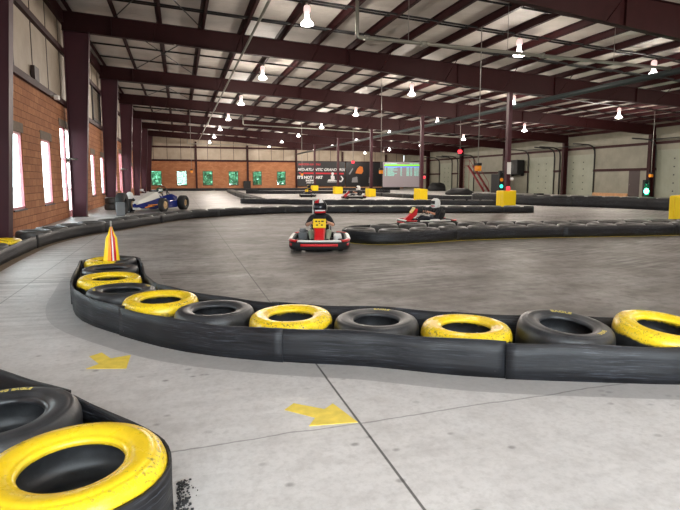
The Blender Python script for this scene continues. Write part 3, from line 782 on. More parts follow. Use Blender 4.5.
# crumbs of torn rubber beside the near corner belt
m = MB(); rr = random.Random(5)
for k in range(190):
    a = rr.random(); x, y = -.05 + abs(rr.gauss(0, .03)), 2.06 + a * .26; w = rr.uniform(.0015, .0065)
    m.rbox(x, y, w * .5 + .001, w * rr.uniform(1, 2.5), w * 1.5, w, w * .2, 1)
tag(m.build('rubber_crumbs', 'rubber'), 'black rubber crumbs scattered on the floor by the big yellow tire', 'crumbs', None, 'stuff')
# furled flag standing in the far tire of the near row
Fg = empty('furled_flag', (-.93, 7.74, 0), 0, 'furled yellow, red and white flag on a pole inside the half yellow tire', 'flag')
MB().cyl((0, 0, .40), .012, .80, 8).cyl((0, 0, .02), .1, .03, 14).build('pole', 'rod', Fg)
def cloth(a0, a1, mat, name):
    m = MB(); cols = []
    for j in range(9):
        a = a0 + (a1 - a0) * j / 8; c = []
        for z, r in ((.10, .125), (.25, .118), (.42, .10), (.56, .085), (.62, .05), (.72, .018)):
            rr = r * (1 + .16 * math.sin(a * 9 + z * 3)); c.append(m.b.verts.new((rr * math.cos(a), rr * .8 * math.sin(a), z)))
        cols.append(c)
    for A_, B_ in zip(cols, cols[1:]):
        for i in range(5): f = m.b.faces.new((A_[i], B_[i], B_[i + 1], A_[i + 1])); f.smooth = True
    o = m.build(name, mat, Fg); md = o.modifiers.new('thick', 'SOLIDIFY'); md.thickness = .006; return o
h0 = math.atan2(-7.74, .93)
cloth(h0 - .5, h0 - .2, 'orange', 'orange_shading'); cloth(h0 - .2, h0 - .02, 'red', 'red_stripe'); cloth(h0 - .02, h0 + .14, 'white', 'white_stripe'); cloth(h0 + .14, h0 + .55, 'red', 'red_stripe'); cloth(h0 + .55, h0 + 2 * PI - .5, 'yellow', 'yellow_cloth')  # orange strip colours in the shading of the furled cloth

# yellow foam pads round the interior columns
pl = ['yellow pad round the column cut by the picture edge', 'large yellow pad round the interior column near the timing signals', 'slumped yellow pad round the column behind the speeding kart', 'small yellow pad below the dark posters', 'small yellow-green pad below the right end of the banner', 'farthest yellow pad, behind the driver on the far kart']
for k in range(6):
    s, h = [(.6, .9), (.68, .86), (.66, .78), (.66, .66), (.8, .72), (.7, .75)][k]
    m = MB()
    for sx, sy, dx, dy in ((s, s / 2 - .13, 0, -(s / 4 + .065)), (s, s / 2 - .13, 0, s / 4 + .065), (s / 2 - .13, .26, -(s / 4 + .065), 0), (s / 2 - .13, .26, s / 4 + .065, 0)):
        m.rbox(dx, dy, h / 2, sx, sy, h, .05, 3)
    o = m.build('column_pad', 'yellow', None, (15.0, YK[k], .001), (0, 0, [.1, -.06, .2, .1, 0, .1][k]))
    for v in o.data.vertices:
        if v.co.z > h * .5: v.co.z += (.05 if k == 2 else .02) * math.sin(v.co.x * 4 + k); v.co.x *= 1 + .04 * math.sin(k * 2 + v.co.y * 3)
    tag(o, pl[k], 'pad')
    

# ------------------------------------------------------------------ karts and drivers
def skinned(V, Ed, name, mats, pick, parent, sub=1):
    """V: list of (point, radius); one continuous limb-and-trunk surface"""
    me = bpy.data.meshes.new(name); me.from_pydata([v[0] for v in V], Ed, [])
    t = bpy.data.objects.new(name, me); COL.objects.link(t)
    sk = t.modifiers.new('skin', 'SKIN')
    for i, v in enumerate(V): me.skin_vertices[0].data[i].radius = (v[1], v[1]) if not isinstance(v[1], tuple) else v[1]
    for i in range(len(V)): me.skin_vertices[0].data[i].use_root = i == 0
    sk.use_smooth_shade = True; sk.branch_smoothing = .4
    ss = t.modifiers.new('sub', 'SUBSURF'); ss.levels = sub; ss.render_levels = sub
    dg = bpy.context.evaluated_depsgraph_get(); dg.update()
    out = bpy.data.meshes.new_from_object(t.evaluated_get(dg)); bpy.data.objects.remove(t); out.name = name
    out.materials.clear()
    for q in mats: out.materials.append(M[q])
    for f in out.polygons: f.material_index = pick(f.center); f.use_smooth = True
    o = bpy.data.objects.new(name, out); COL.objects.link(o)
    if parent: o.parent = parent
    return o
def driver(loc, rz, label, top='cloth', legs='jean', hel=('black', 'red', 'white'), lean=0.0, hs=1.15, sc=.95):
    V = []; Ed = []
    def add(p, r, par=None):
        V.append((p, r)); i = len(V) - 1
        if par is not None: Ed.append((par, i))
        return i
    pel = add((0, -.36, .24), .125); bel = add((0, -.41, .38), .125, pel); ch = add((0, -.46 + lean, .54), .14, bel); nk0 = add((0, -.47 + lean, .655), .085, ch)
    nk = add((0, -.46 + lean, .715), .055, nk0); hd = add((0, -.44 + lean, .80), .085, nk); add((0, -.43 + lean, .88), .07, hd)
    for s in (-1, 1):
        hip = add((s * .11, -.28, .22), .095, pel); kn = add((s * .2, .12, .36), .062, hip); an = add((s * .15, .48, .17), .042, kn); ft = add((s * .15, .55, .155), .04, an); add((s * .15, .60, .23), .03, ft)
        sh = add((s * .19, -.47 + lean, .62), .065, nk0); el = add((s * .29, -.24 + lean * .5, .46), .047, sh); wr = add((s * .185, -.035, .53), .03, el); pm = add((s * .155, .025, .535), .032, wr)
        for j, (dx, dz, ln) in enumerate(((.012, .034, .95), (.014, .012, 1.05), (.014, -.01, 1.0), (.01, -.03, .8))):
            k1 = add((s * (.152 + dx), .055, .535 + dz), .0105, pm); k2 = add((s * (.138 + dx * .5), .055 + .022 * ln, .54 + dz), .0098, k1); add((s * (.112 + dx * .3), .05 + .012 * ln, .543 + dz), .009, k2)
        t1 = add((s * .132, .0, .565), .0125, pm); add((s * .115, .01, .585), .0105, t1)
    def pick(c):
        if c.z > .69: return 1
        if c.y > -.2 and c.z > .41 and abs(c.x) > .08: return 1
        if c.y > -.27 - .0 and c.z < .44 or (c.z < .30 and c.y > -.45): return 3 if c.y > .44 else 2
        return 0
    D = skinned(V, Ed, 'person', [top, 'skin', legs, 'black'], pick, None, 2)
    D.location = loc; D.rotation_euler = (0, 0, rz); D.scale = (sc, sc, sc); tag(D, label, 'person')
    # full-face helmet
    c = Vector((0, -.425 + lean, .845)); base, a, b = hel
    m = MB(); prof = [(.095, -.15), (.125, -.12), (.138, -.05), (.14, .0), (.133, .055), (.112, .10), (.075, .132), (.03, .146), (.0, .148)]
    m.lathe(prof, 28, Matrix.Translation(c) @ Matrix.Diagonal((.93 * hs, 1.1 * hs, hs, 1)))
    H = m.build('helmet', base, D)
    def patch(name, mat, a0, a1, e0, e1, k):
        m = MB(); cols = []
        for i in range(13):
            t = a0 + (a1 - a0) * i / 12; col = []
            for j in range(6):
                e = e0 + (e1 - e0) * j / 5
                z = math.sin(e) * .149; r = .141 * math.cos(e) if e > 0 else .141 - .02 * (e / .9) ** 2
                col.append(m.b.verts.new(c + Vector((r * math.cos(t) * .93 * k, r * math.sin(t) * 1.1 * k, z * k)) * hs))
            cols.append(col)
        for A_, B_ in zip(cols, cols[1:]):
            for j in range(5): f = m.b.faces.new((A_[j], B_[j], B_[j + 1], A_[j + 1])); f.smooth = True
        return m.build(name, mat, H)
    patch('visor', 'visor', R_(28), R_(152), R_(-12), R_(28), 1.02)
    patch('chin_band', a, R_(30), R_(150), R_(-52), R_(-30), 1.012); patch('chin_stripe', b, R_(40), R_(140), R_(-29), R_(-19), 1.012)
    patch('crown_stripe', a, R_(15), R_(75), R_(32), R_(74), 1.055); patch('crown_stripe', b, R_(80), R_(128), R_(34), R_(70), 1.055)
    patch('side_stripe', b, R_(165), R_(215), R_(-25), R_(25), 1.03); patch('side_stripe', a, R_(-35), R_(15), R_(-25), R_(25), 1.03)
    return D
def kart(loc, rz, label, body='black', trim='red', plate='yellowp', pole=True, sc=.93):
    K = empty('go_kart', loc, rz, label, 'kart'); K.scale = (sc, sc, sc)
    m = MB(); m.box(-.28, .28, -.62, .72, .045, .065); m.tube([(-.3, -.75, .075), (-.3, .3, .075), (-.26, .8, .09)], .018, 8); m.tube([(.3, -.75, .075), (.3, .3, .075), (.26, .8, .09)], .018, 8); m.build('chassis', 'dark', K)
    # continuous perimeter bumper
    def ring(hx, hy, prof, name, mat, a0=0, a1=2 * PI, n=48):
        m = MB(); full = a1 - a0 > 6.2; rows = []
        for i in range(n if full else n + 1):
            t = a0 + (a1 - a0) * i / n; c_, s_ = math.cos(t), math.sin(t); p = .42
            ux = math.copysign(abs(c_) ** p, c_); uy = math.copysign(abs(s_) ** p, s_)
            rows.append([m.b.verts.new((ux * (hx + d), uy * (hy + d), z)) for d, z in prof])
        k = len(rows)
        for i in range(k if full else k - 1):
            A_, B_ = rows[i], rows[(i + 1) % k]
            for j in range(len(prof)):
                f = m.b.faces.new((A_[j], A_[(j + 1) % len(prof)], B_[(j + 1) % len(prof)], B_[j])); f.smooth = True
        if not full: m.b.faces.new(rows[0]); m.b.faces.new(rows[-1][::-1])
        return m.build(name, mat, K)
    ring(.56, .86, [(0, .055), (.06, .06), (.085, .10), (.085, .2), (.06, .245), (0, .25), (-.03, .22), (-.03, .08)], 'perimeter_bumper', body)
    for a0, a1, mt in ((20, 62, trim), (66, 114, 'white'), (118, 160, trim), (168, 200, 'white'), (-20, 12, 'white'), (210, 250, trim), (290, 330, trim)):
        ring(.56, .86, [(.02, .247), (.075, .247), (.09, .225), (.095, .24), (.075, .262), (.02, .262)], 'bumper_stripe', mt, R_(a0), R_(a1), 14)
    for a0, a1 in ((74, 106), (30, 44), (136, 150)): ring(.56, .86, [(.084, .14), (.09, .14), (.09, .19), (.084, .19)], 'bumper_decal', trim, R_(a0), R_(a1), 8)
    # nose fairing and number panel
    m = MB(); sec = [(.86, .10, .25, .11), (.78, .10, .33, .10), (.6, .24, .47, .105), (.46, .36, .60, .12), (.40, .42, .62, .125)]; rows = []
    for y, z0, z1, w in sec: rows.append([m.b.verts.new(q) for q in ((-w, y, z0), (-w, y - .03, z1 - .03), (-w * .8, y - .03, z1), (w * .8, y - .03, z1), (w, y - .03, z1 - .03), (w, y, z0))])
    for A_, B_ in zip(rows, rows[1:]):
        for j in range(6): m.b.faces.new((A_[j], A_[(j + 1) % 6], B_[(j + 1) % 6], B_[j]))
    m.b.faces.new(rows[0]); m.b.faces.new(rows[-1][::-1]); m.build('nose_fairing', trim, K)
    mt = Matrix.Translation((0, .52, .57)) @ Matrix.Rotation(R_(-55), 4, 'X')
    pn = MB().rbox(0, 0, 0, .27, .22, .02, .009, 2, mtx=mt).build('number_panel', plate, K)
    mt2 = mt @ Matrix.Translation((0, 0, .0125))
    m = MB()
    for x0, x1, y0, y1 in ((-.07, -.03, .03, .06), (.03, .07, .03, .06), (-.09, -.035, -.06, -.03), (-.015, .025, -.055, -.03), (.045, .09, -.06, -.03), (-.012, .012, -.01, .012)): m.box(x0, x1, y0, y1, -.002, .002, mt2)
    m.build('printed_pattern', 'dark', pn)
    # seat
    m = MB(); rows = []
    for y, z, w, r in ((.02, .10, .17, .05), (-.2, .075, .19, .09), (-.42, .085, .2, .16), (-.58, .2, .2, .14), (-.66, .40, .19, .10), (-.70, .56, .16, .05)):
        rows.append([m.b.verts.new((w * u, y + .05 * abs(u) ** 2 * (1 if z > .15 else 0), z + r * abs(u) ** 2.4)) for u in (-1, -.8, -.4, 0, .4, .8, 1)])
    for A_, B_ in zip(rows, rows[1:]):
        for j in range(6): f = m.b.faces.new((A_[j], B_[j], B_[j + 1], A_[j + 1])); f.smooth = True
    s_ = m.build('seat', 'black', K); md = s_.modifiers.new('shell', 'SOLIDIFY'); md.thickness = .015
    # steering
    mt = Matrix.Translation((0, .06, .535)) @ Matrix.Rotation(R_(52), 4, 'X')
    m = MB(); m.tube([mt @ Vector((.15 * math.cos(t), .13 * math.sin(t), 0)) for t in [2 * PI * i / 24 for i in range(24)]], .014, 8, closed=True)
    for a in (0, 2.1, 4.2): m.tube([mt @ Vector((0, 0, 0)), mt @ Vector((.14 * math.cos(a), .12 * math.sin(a), 0))], .01, 6)
    m.build('steering_wheel', 'black', K); MB().tube([(0, .06, .535), (0, .5, .16)], .012, 8).build('steering_column', 'chrome', K)
    # engine, tank
    m = MB(); m.rbox(.39, -.42, .2, .2, .28, .2, .02); m.cyl((.39, -.36, .33), .075, .12, 16); m.build('engine', 'grey', K)
    m = MB(); m.cyl((.39, -.62, .27), .06, .2, 14, 'X'); m.tube([(.39, -.44, .3), (.42, -.55, .33), (.39, -.6, .27)], .02, 8); m.build('exhaust', 'chrome', K)
    MB().rbox(-.39, -.15, .2, .18, .34, .16, .05, 3).build('fuel_tank', 'white', K)
    MB().rbox(-.39, -.5, .19, .18, .22, .16, .03).build('battery_box', 'grey', K)
    for nm, r, w, x, y in (('front_wheel', .128, .12, .44, .56), ('rear_wheel', .138, .17, .43, -.56)):
        for s in (-1, 1):
            mt = Matrix.Translation((s * x, y, r + .002)) @ Matrix.Rotation(PI / 2, 4, 'Y')
            wh = MB().lathe([(.07, -w / 2), (r - .02, -w / 2), (r, -w / 2 + .02), (r, w / 2 - .02), (r - .02, w / 2), (.07, w / 2), (.065, 0)], 20, mt, closed=True).build(nm, 'rubber', K)
            MB().lathe([(0, -.03), (.068, -.03), (.068, .03), (0, .03)], 14, mt).build('hub', 'chrome', wh)
    MB().tube([(-.43, -.56, .14), (.43, -.56, .14)], .018, 8).build('rear_axle', 'chrome', K)
    if pole:
        m = MB(); m.tube([(.19, -.74, .1), (.165, -.72, 1.0)], .016, 8); m.build('marker_pole', 'white', K)
        MB().rbox(.09, -.72, 1.01, .2, .03, .05, .012).build('pole_crossbar', 'rod', K)
        m = MB(); m.tube([(-.25, -.72, .1), (-.22, -.74, .62), (0, -.75, .7), (.2, -.74, .62), (.25, -.72, .1)], .016, 8); m.build('roll_hoop', 'chrome', K)
    return K
k1 = (2.71, 10.0, 0); r1 = 2.86
kart(k1, r1, 'red and black kart driving toward the viewer beside the middle island')
driver(k1, r1, 'person in a black, red and white helmet driving the nearest red kart', 'cloth', 'khaki')
k2 = (6.95, 13.6, 0); r2 = 1.50
kart(k2, r2, 'red kart speeding past behind the middle island', 'black', 'red', 'yellowp', False, .86)
driver(k2, r2, 'person with bare arms in a white and red helmet racing behind the middle island', 'cloth', 'jean', ('white', 'red', 'white'), .08, 1.15, .82)
k3 = (9.9, 40.2, 0); r3 = 2.7
kart(k3, r3, 'far dark kart in front of the banner', 'black', 'black', 'yellowp', False)
driver(k3, r3, 'person in a dark helmet on the far kart before the banner', 'cloth', 'jean', ('black', 'yellowp', 'black'))
k4 = (12.1, 35.2, 0); r4 = 1.4
kart(k4, r4, 'far red kart beside the small yellow pad, heading for the wall', 'black', 'red', 'white', False)
driver(k4, r4, 'person in a white helmet leaning forward on the far red kart', 'cloth', 'jean', ('white', 'white', 'white'), .08)

# ------------------------------------------------------------------ parked single-seat race car
Cc = empty('race_car', (-.95, 24.3, 0), 2.686, 'blue and white open-wheel race car parked behind the outer barrier', 'race car')
sec = [(1.86, .08, .26, .40), (1.76, .17, .2, .5), (1.4, .22, .17, .60), (1.0, .25, .15, .70), (.55, .30, .14, .84), (.35, .33, .13, .86)]
m = MB(); rows = []
for y, w, z0, z1 in sec:
    rows.append([m.b.verts.new(q) for q in ((-w * .8, y, z0), (-w, y, z0 + .06), (-w, y, z0 + (z1 - z0) * .62), (-w * .62, y, z1 - .015), (0, y, z1), (w * .62, y, z1 - .015), (w, y, z0 + (z1 - z0) * .62), (w, y, z0 + .06), (w * .8, y, z0))])
for A_, B_ in zip(rows, rows[1:]):
    for j in range(9):
        f = m.b.faces.new((A_[j], A_[(j + 1) % 9], B_[(j + 1) % 9], B_[j])); f.smooth = False
        f.material_index = 1 if j in (2, 3, 4, 5) else 0
        if j in (0, 7) and A_[0].co.y < 1.5: f.material_index = 0
m.b.faces.new(rows[0]); m.b.faces.new(rows[-1][::-1])
m.build('nose_body', ['blue', 'silver'], Cc)
m = MB()
for s in (-1, 1): m.prism([(s * .33, .4, .13), (s * .36, .4, .66), (s * .40, -.5, .74), (s * .34, -1.15, .6), (s * .30, -1.2, .16)], (s * .04, 0, 0))
m.box(-.34, .34, -1.15, .35, .11, .14); m.build('cockpit_side', 'blue', Cc)
m = MB()
for s in (-1, 1): m.rbox(s * .50, -.25, .3, .24, .9, .34, .05)
m.build('side_pod', 'blue', Cc)
m = MB(); m.box(-.35, -.345, .5, 1.45, .3, .33); m.box(.34, .345, .4, 1.4, .3, .33)
for s in (-1, 1): m.prism([(s * .21, 1.45, .2), (s * .21, 1.45, .24), (s * .345, .4, .34), (s * .345, .4, .30)], (s * .02, 0, 0))
m.build('pinstripe', 'orange', Cc)
MB().rbox(0, 1.72, .19, .3, .2, .1, .03).build('nose_tip', 'white', Cc)
m = MB(); m.tube([(-.26, -.45, .3), (-.22, -.45, .95), (-.12, -.45, 1.06), (.12, -.45, 1.06), (.22, -.45, .95), (.26, -.45, .3)], .025, 8); m.tube([(-.15, -.45, 1.0), (-.2, -1.05, .5)], .02, 8); m.tube([(.15, -.45, 1.0), (.2, -1.05, .5)], .02, 8); m.build('roll_hoop', 'dark', Cc)
MB().sphere((0, -.28, .9), .13, (.95, 1.1, 1.05)).build('headrest', 'gold', Cc)
MB().rbox(-.1, -.05, .92, .26, .2, .2, .06, 3).build('cockpit_cover', simple('green_cloth', lin(30, 96, 70), .8), Cc)
MB().rbox(0, .2, .86, .46, .2, .12, .04, 3).build('windscreen', 'visor', Cc)
MB().rbox(0, -.95, .4, .44, .5, .5, .05).build('engine_cover', 'dark', Cc)
m = MB()
for s in (-1, 1):
    for y, xx in ((.78, .27), (1.0, .25), (-.85, .3), (-1.1, .28)): m.tube([(s * xx, y, .28), (s * .62, .9 if y > 0 else -.95, .3)], .014, 6)
m.build('suspension_arm', 'dark', Cc)
for s in (-1, 1):
    for nm, y, r, w in (('front_wheel', .9, .30, .24), ('rear_wheel', -.97, .33, .34)):
        mt = Matrix.Translation((s * .75, y, r + .002)) @ Matrix.Rotation(PI / 2, 4, 'Y')
        wh = MB().lathe([(.17, -w / 2 + .02), (r - .05, -w / 2), (r, -w / 2 + .04), (r, w / 2 - .04), (r - .05, w / 2), (.17, w / 2 - .02), (.16, 0)], 28, mt, closed=True).build(nm, 'rubber', Cc)
        m = MB(); m.lathe([(0, -.05), (.06, -.07), (.165, -.1), (.165, .1), (.06, .07), (0, .05)], 18, mt)
        for a in range(5): m.box(-.02, .02, .04, .16, -.115, .115, mt @ Matrix.Rotation(a * 2 * PI / 5, 4, 'Z'))
        m.build('rim', 'gold', wh)
m = MB(); m.tube([(.30, .5, .84), (.42, .52, .92)], .012, 6); m.rbox(.44, .52, .93, .16, .05, .1, .02); m.tube([(-.30, .5, .84), (-.42, .52, .92)], .012, 6); m.rbox(-.44, .52, .93, .16, .05, .1, .02); m.build('mirror', 'white', Cc)
MB().rbox(-.37, .25, .6, .02, .1, .05, .008).build('yellow_badge', 'yellowp', Cc)
# things round the race car
mt = Matrix.Rotation(PI / 2, 4, 'Y')
Bt = MB().lathe([(.24, -.16), (.42, -.18), (.47, -.13), (.47, .13), (.42, .18), (.24, .16), (.22, .1), (.40, .12), (.42, 0), (.40, -.12), (.22, -.1)], 32, mt, closed=True).build('racing_tire', 'rubber', None, (-2.2, 22.0, .435), (0, 0, -.16)); Bt.scale = (.92, .92, .92)
tag(Bt, 'large black racing tire standing upright behind the grey block', 'tire')
tag(MB().rbox(0, 0, .26, .3, .3, .52, .02).build('grey_block', 'grey', None, (-2.18, 21.2, 0), (0, 0, .2)), 'plain grey block in front of the upright racing tire', 'block')
Hs = empty('helmet_stand', (-1.98, 22.95, 0), 0, 'white helmet on a thin stand between upright tire and race car', 'helmet')
MB().cyl((0, 0, .3), .03, .6, 8).cyl((0, 0, .015), .14, .03, 14).build('stand', 'dark', Hs); MB().lathe([(.10, -.15), (.125, -.1), (.135, 0), (.12, .08), (.07, .13), (0, .145)], 20, Matrix.Translation((0, 0, .74))).build('helmet_shell', 'white', Hs)
tire('fd', -2.95, 25.6, 0, (0, 0, 0), 'lower of two black tires stacked by the wall behind the racing tire'); tire('fd', -2.93, 25.62, .285, (0, 0, 0), 'upper of two black tires stacked by the wall behind the racing tire')

# ------------------------------------------------------------------ camera (its ray helper also aims some far things)
f_, CX, CY = 510., 340., 234.
pit = math.atan(54 / f_); yaw = math.atan(161 / f_ * math.cos(pit)); HC = 1.37
cam = bpy.data.cameras.new('camera'); co = bpy.data.objects.new('camera', cam); COL.objects.link(co)
cam.sensor_width = 36; cam.lens = 36 * f_ / 680; cam.shift_y = -21 / 680; cam.clip_start = .05; cam.clip_end = 400
co.location = (0, 0, HC); co.rotation_euler = (PI / 2 - pit, 0, -yaw)
S.camera = co
Fv = Vector((math.sin(yaw) * math.cos(pit), math.cos(yaw) * math.cos(pit), -math.sin(pit))); Rv = Vector((math.cos(yaw), -math.sin(yaw), 0)); Uv = Rv.cross(Fv)
def at_y(px, py, Y):
    d = Fv + Rv * ((px - CX) / f_) - Uv * ((py - CY) / f_); t = Y / d.y
    return Vector((d.x * t, Y, HC + d.z * t))

# ------------------------------------------------------------------ high-bay lamps, a row of them in every bay
rows = [(4.08, 6.34), (12.1, 5.94), (18.55, 5.62), (26.25, 5.24)]
def make_lamp(x, y, z):
    L = empty('hanging_lamp', (x, y, z), 0)
    top = (ZT(x) - z) / .86
    MB().tube([(0, 0, .66), (0, 0, top + .02)], .012, 6).cyl((0, 0, top - .02), .05, .05, 10).build('hanger', 'rod', L)
    MB().lathe([(0, .68), (.06, .68), (.10, .66), (.125, .60), (.13, .48), (.11, .42), (.07, .39), (0, .39)], 18).build('lamp_can', 'lampcan', L)
    m = MB(); m.lathe([(.05, .39), (.075, .36), (.08, .31), (.085, .25), (.12, .15), (.20, .07), (.245, .02), (.25, 0), (.24, -.025), (.16, -.05), (0, -.06)], 22)
    m.build('reflector', 'lampglow', L)
    return L
first = None
for r, (x, z) in enumerate(rows):
    for j in range(7):
        y = 16.52 + 9.14 * j
        if first is None: first = L = make_lamp(x, y, z)
        else:
            if r != int(first.get('_r', 0)): pass
            L = make_lamp(x, y, z) if j == 0 else copy_tree(rowfirst)
            L.location = (x, y, z)
        if j == 0: rowfirst = L
        bay = ['first', 'second', 'third', 'fourth', 'fifth', 'sixth', 'farthest'][j]
        rw = ['nearest the block wall', 'along the hall middle', 'beyond the interior columns', 'nearest the dock doors'][r]
        L.scale = (.86, .86, .86)
        tag(L, 'glowing bell lamp, %s one of the row %s' % (bay, rw), 'lamp', 'high bay lamps')
        p = bpy.data.lights.new('lamp_light', 'POINT'); p.energy = LAMP_W if 'LAMP_W' in globals() else 300; p.color = (1, .90, .80); p.shadow_soft_size = .14
        po = bpy.data.objects.new('lamp_light', p); COL.objects.link(po); po.location = (0, 0, -.17); po.parent = L

# unseen lamps before the first rafter, rear row added to light the near floor
for (r, (x, z)), yy in [(q, y_) for y_ in (7.38, -1.76) for q in enumerate(rows[:3])]:
    L = copy_tree(first); L.location = (x, yy, z); tag(L, 'glowing bell lamp %s, out of the picture, %s row' % ('over the near lane' if yy > 0 else 'behind the viewer', ['first', 'second', 'third'][r]), 'lamp', 'high bay lamps')

# ------------------------------------------------------------------ hanging signals
def beacon(px, py, Y, label, mat='orange', r=.1):
    p = at_y(px, py, Y); top = ZT(p.x)
    B = empty('hanging_beacon', (p.x, p.y, p.z), 0, label, 'signal light')
    MB().tube([(0, 0, .13), (0, 0, top - p.z + .02)], .016 if r > .09 else .01, 6).build('hanging_rod', 'rod', B)
    MB().rbox(0, 0, .1, .2, .2, .1, .02).build('beacon_cap', 'dark', B)
    m = MB(); m.rbox(0, 0, -.05, .2, .2, .2, .04) if mat == 'orange' else m.sphere((0, 0, 0), r, n=16); m.build('beacon_lens', mat, B)
beacon(478, 167, 16.2, 'amber box signal hanging on the nearest long rod'); beacon(381, 171, 25.5, 'amber box signal hanging on the rod beside the timing screen')
beacon(302, 174, 42.5, 'amber box signal hanging in front of the banner'); beacon(191.5, 171, 44, 'amber signal hanging on a thin cord before the second far window')
beacon(651, 175, 25.4, 'amber box signal hanging beside the bright green light')
beacon(460, 151.5, 33, 'red globe light hanging under a lamp before the far dock doors', 'redlit', .16); beacon(353, 162, 44, 'red globe light hanging above the dark posters', 'redlit', .14)

# traffic signals
T = empty('traffic_signal', (15.32, 22.0, 0), 0, 'black traffic signal showing teal just behind the large yellow pad', 'signal light')
MB().tube([(0, 0, 0), (0, 0, .9)], .03, 8).cyl((0, 0, .015), .16, .03, 14).build('post', 'dark', T); MB().rbox(0, .02, 1.36, .24, .16, .95, .03).build('housing', 'black', T)
for z, mt in ((1.68, 'visor'), (1.38, 'orange'), (1.06, 'teal')): MB().sphere((-.01, -.07, z), .095, (1, .5, 1)).build('lens', mt, T)
T = empty('traffic_signal', (22.9, 20.4, 0), 0, 'traffic signal glowing bright green before the dock wall', 'signal light')
MB().tube([(0, 0, 0), (0, 0, .6)], .03, 8).cyl((0, 0, .015), .16, .03, 14).build('post', 'dark', T); MB().rbox(0, .02, .95, .34, .16, .86, .03).build('housing', 'black', T)
for z, mt in ((1.2, 'visor'), (.80, 'greenlit')): MB().sphere((-.05, -.07, z), .15 if mt == 'greenlit' else .1, (1, .5, 1)).build('lens', mt, T)
g = bpy.data.lights.new('green_glow', 'POINT'); g.energy = 40; g.color = (.02, 1, .4); g.shadow_soft_size = .12; go = bpy.data.objects.new('green_glow', g); COL.objects.link(go); go.location = (22.8, 20.05, .8)
tag(MB().cyl((0, 0, .06), .085, .12, 14).sphere((0, 0, .12), .085, (1, 1, .8)).build('beacon', 'redlit', None, (14.92, 20.83, .885)), 'small red beacon on top of the large yellow pad', 'signal light')
tag(MB().box(-.1, .1, -.012, .012, -.28, .28).build('paper_sign', 'white', None, (15.03, YK[1] - .115, 1.93)), 'narrow pale sign fixed to the column above the large pad', 'sign')
tag(MB().rbox(0, 0, 0, .16, .12, .14, .03).cyl((0, -.08, 0), .05, .06, 12, 'Y').build('camera_box', 'white', None, (15.2, YK[1] - .1, 1.42)), 'small white camera box on the column above the large pad', 'camera')
tag(MB().rbox(0, 0, 0, .15, .15, .15, .04).build('mounted_beacon', 'redlit', None, (15.2, YK[2] - .05, 1.55)), 'small red beacon on the column right of the timing screen', 'signal light')

# ------------------------------------------------------------------ banner, posters, timing screen
Bn = empty('banner', (20.75, 75.5, 2.3), 0, 'long black banner with white and red lettering on the end wall', 'banner')
MB().box(-3.75, 3.75, -.02, .02, -1.85, 1.85).build('banner_cloth', 'banner', Bn)
rx = (PI / 2, 0, 0)
text_obj('MID-ATLANTIC GRAND PRIX', .57, 'bwhite', Bn, (0, -.03, .62), rx, .006, shear=.25, bold=.012)
text_obj('INDOOR KARTING', .4, 'bred', Bn, (-1.9, -.03, 1.4), rx, .006, shear=.25, bold=.008)
MB().prism([(-3.6, -.03, .22), (3.5, -.03, .16), (3.6, -.03, -.06), (-3.4, -.03, -.02)], (0, .008, 0)).build('red_band', 'bred', Bn)
text_obj("IT'S NOT KART", .58, 'bwhite', Bn, (-1.8, -.03, -.55), rx, .006, bold=.03)
text_obj('RACING', .36, 'bwhite', Bn, (-1.8, -.03, -1.02), rx, .006, bold=.02)
text_obj('EVERY DAY', .26, 'bwhite', Bn, (-1.7, -.03, -1.36), rx, .006, bold=.01)
m = MB(); z = -.035
m.prism([(.9, z, -1.15), (1.1, z, -.85), (1.9, z, -.8), (2.3, z, -1.0), (3.0, z, -1.0), (3.2, z, -1.25), (1.0, z, -1.3)], (0, .01, 0))
m.prism([(1.5, z, -.8), (1.45, z, -.3), (1.75, z, -.15), (2.05, z, -.35), (2.1, z, -.8)], (0, .01, 0)); m.cyl((1.75, z, .02), .22, .01, 14, 'Y'); m.build('kart_picture', 'bwhite', Bn)
m = MB(); m.prism([(3.0, z, -.3), (3.2, z, -.3), (3.55, z, -.75), (3.2, z, -1.25), (3.0, z, -1.25), (3.3, z, -.75)], (0, .01, 0)); m.build('arrow_picture', 'bwhite', Bn)
m = MB()
for i in range(6): m.cyl((1.0 + i * .32, -.04, -1.2), .14, .01, 12, 'Y')
m.build('wheel_picture', 'bgrey', Bn)
Pn = empty('banner', (27.2, 75.5, 2.2), 0, 'dark poster wall with an orange figure between the banner and the screen', 'banner')
MB().box(-2.6, 7.25, -.02, .02, -1.9, 1.9).build('banner_cloth', 'banner', Pn)
m = MB(); z = -.035; m.prism([(-1.0, z, .2), (-.7, z, .9), (-.3, z, 1.3), (.2, z, 1.2), (.3, z, .5), (.0, z, .1)], (0, .01, 0)); m.build('rider_picture', 'borange', Pn)
m = MB(); m.prism([(-1.6, z, -1.2), (-1.5, z, -.5), (-.7, z, -.3), (-.6, z, -1.2)], (0, .01, 0)); m.build('panel_picture', 'bgrey', Pn)
m = MB(); m.prism([(1.2, z, -1.3), (1.3, z, -.4), (1.7, z, .3), (1.9, z, .2), (1.6, z, -.5), (1.6, z, -1.3)], (0, .01, 0)); m.prism([(-2.1, z, .1), (-1.5, z, 1.0), (-1.35, z, .9), (-1.9, z, .0)], (0, .01, 0)); m.build('streak_picture', 'bgrey', Pn)
tag(MB().box(-8.5, 8.5, -.06, 0, 0, .3).build('floor_board', 'wood', None, (25.5, 75.48, 0)), 'pale wooden board along the floor under the banner', 'board')
Sc = empty('timing_screen', (28.0, 62, 2.08), -.3, 'large grey timing screen with a green and a blue row of results', 'screen')
MB().box(-2.62, 2.62, 0, .06, -1.7, 1.7).build('screen_frame', 'dark', Sc)
MB().box(-2.52, 2.52, -.02, 0, -1.62, 1.62).build('screen_surface', emis('screen_glow', lin(140, 130, 134), .2), Sc)
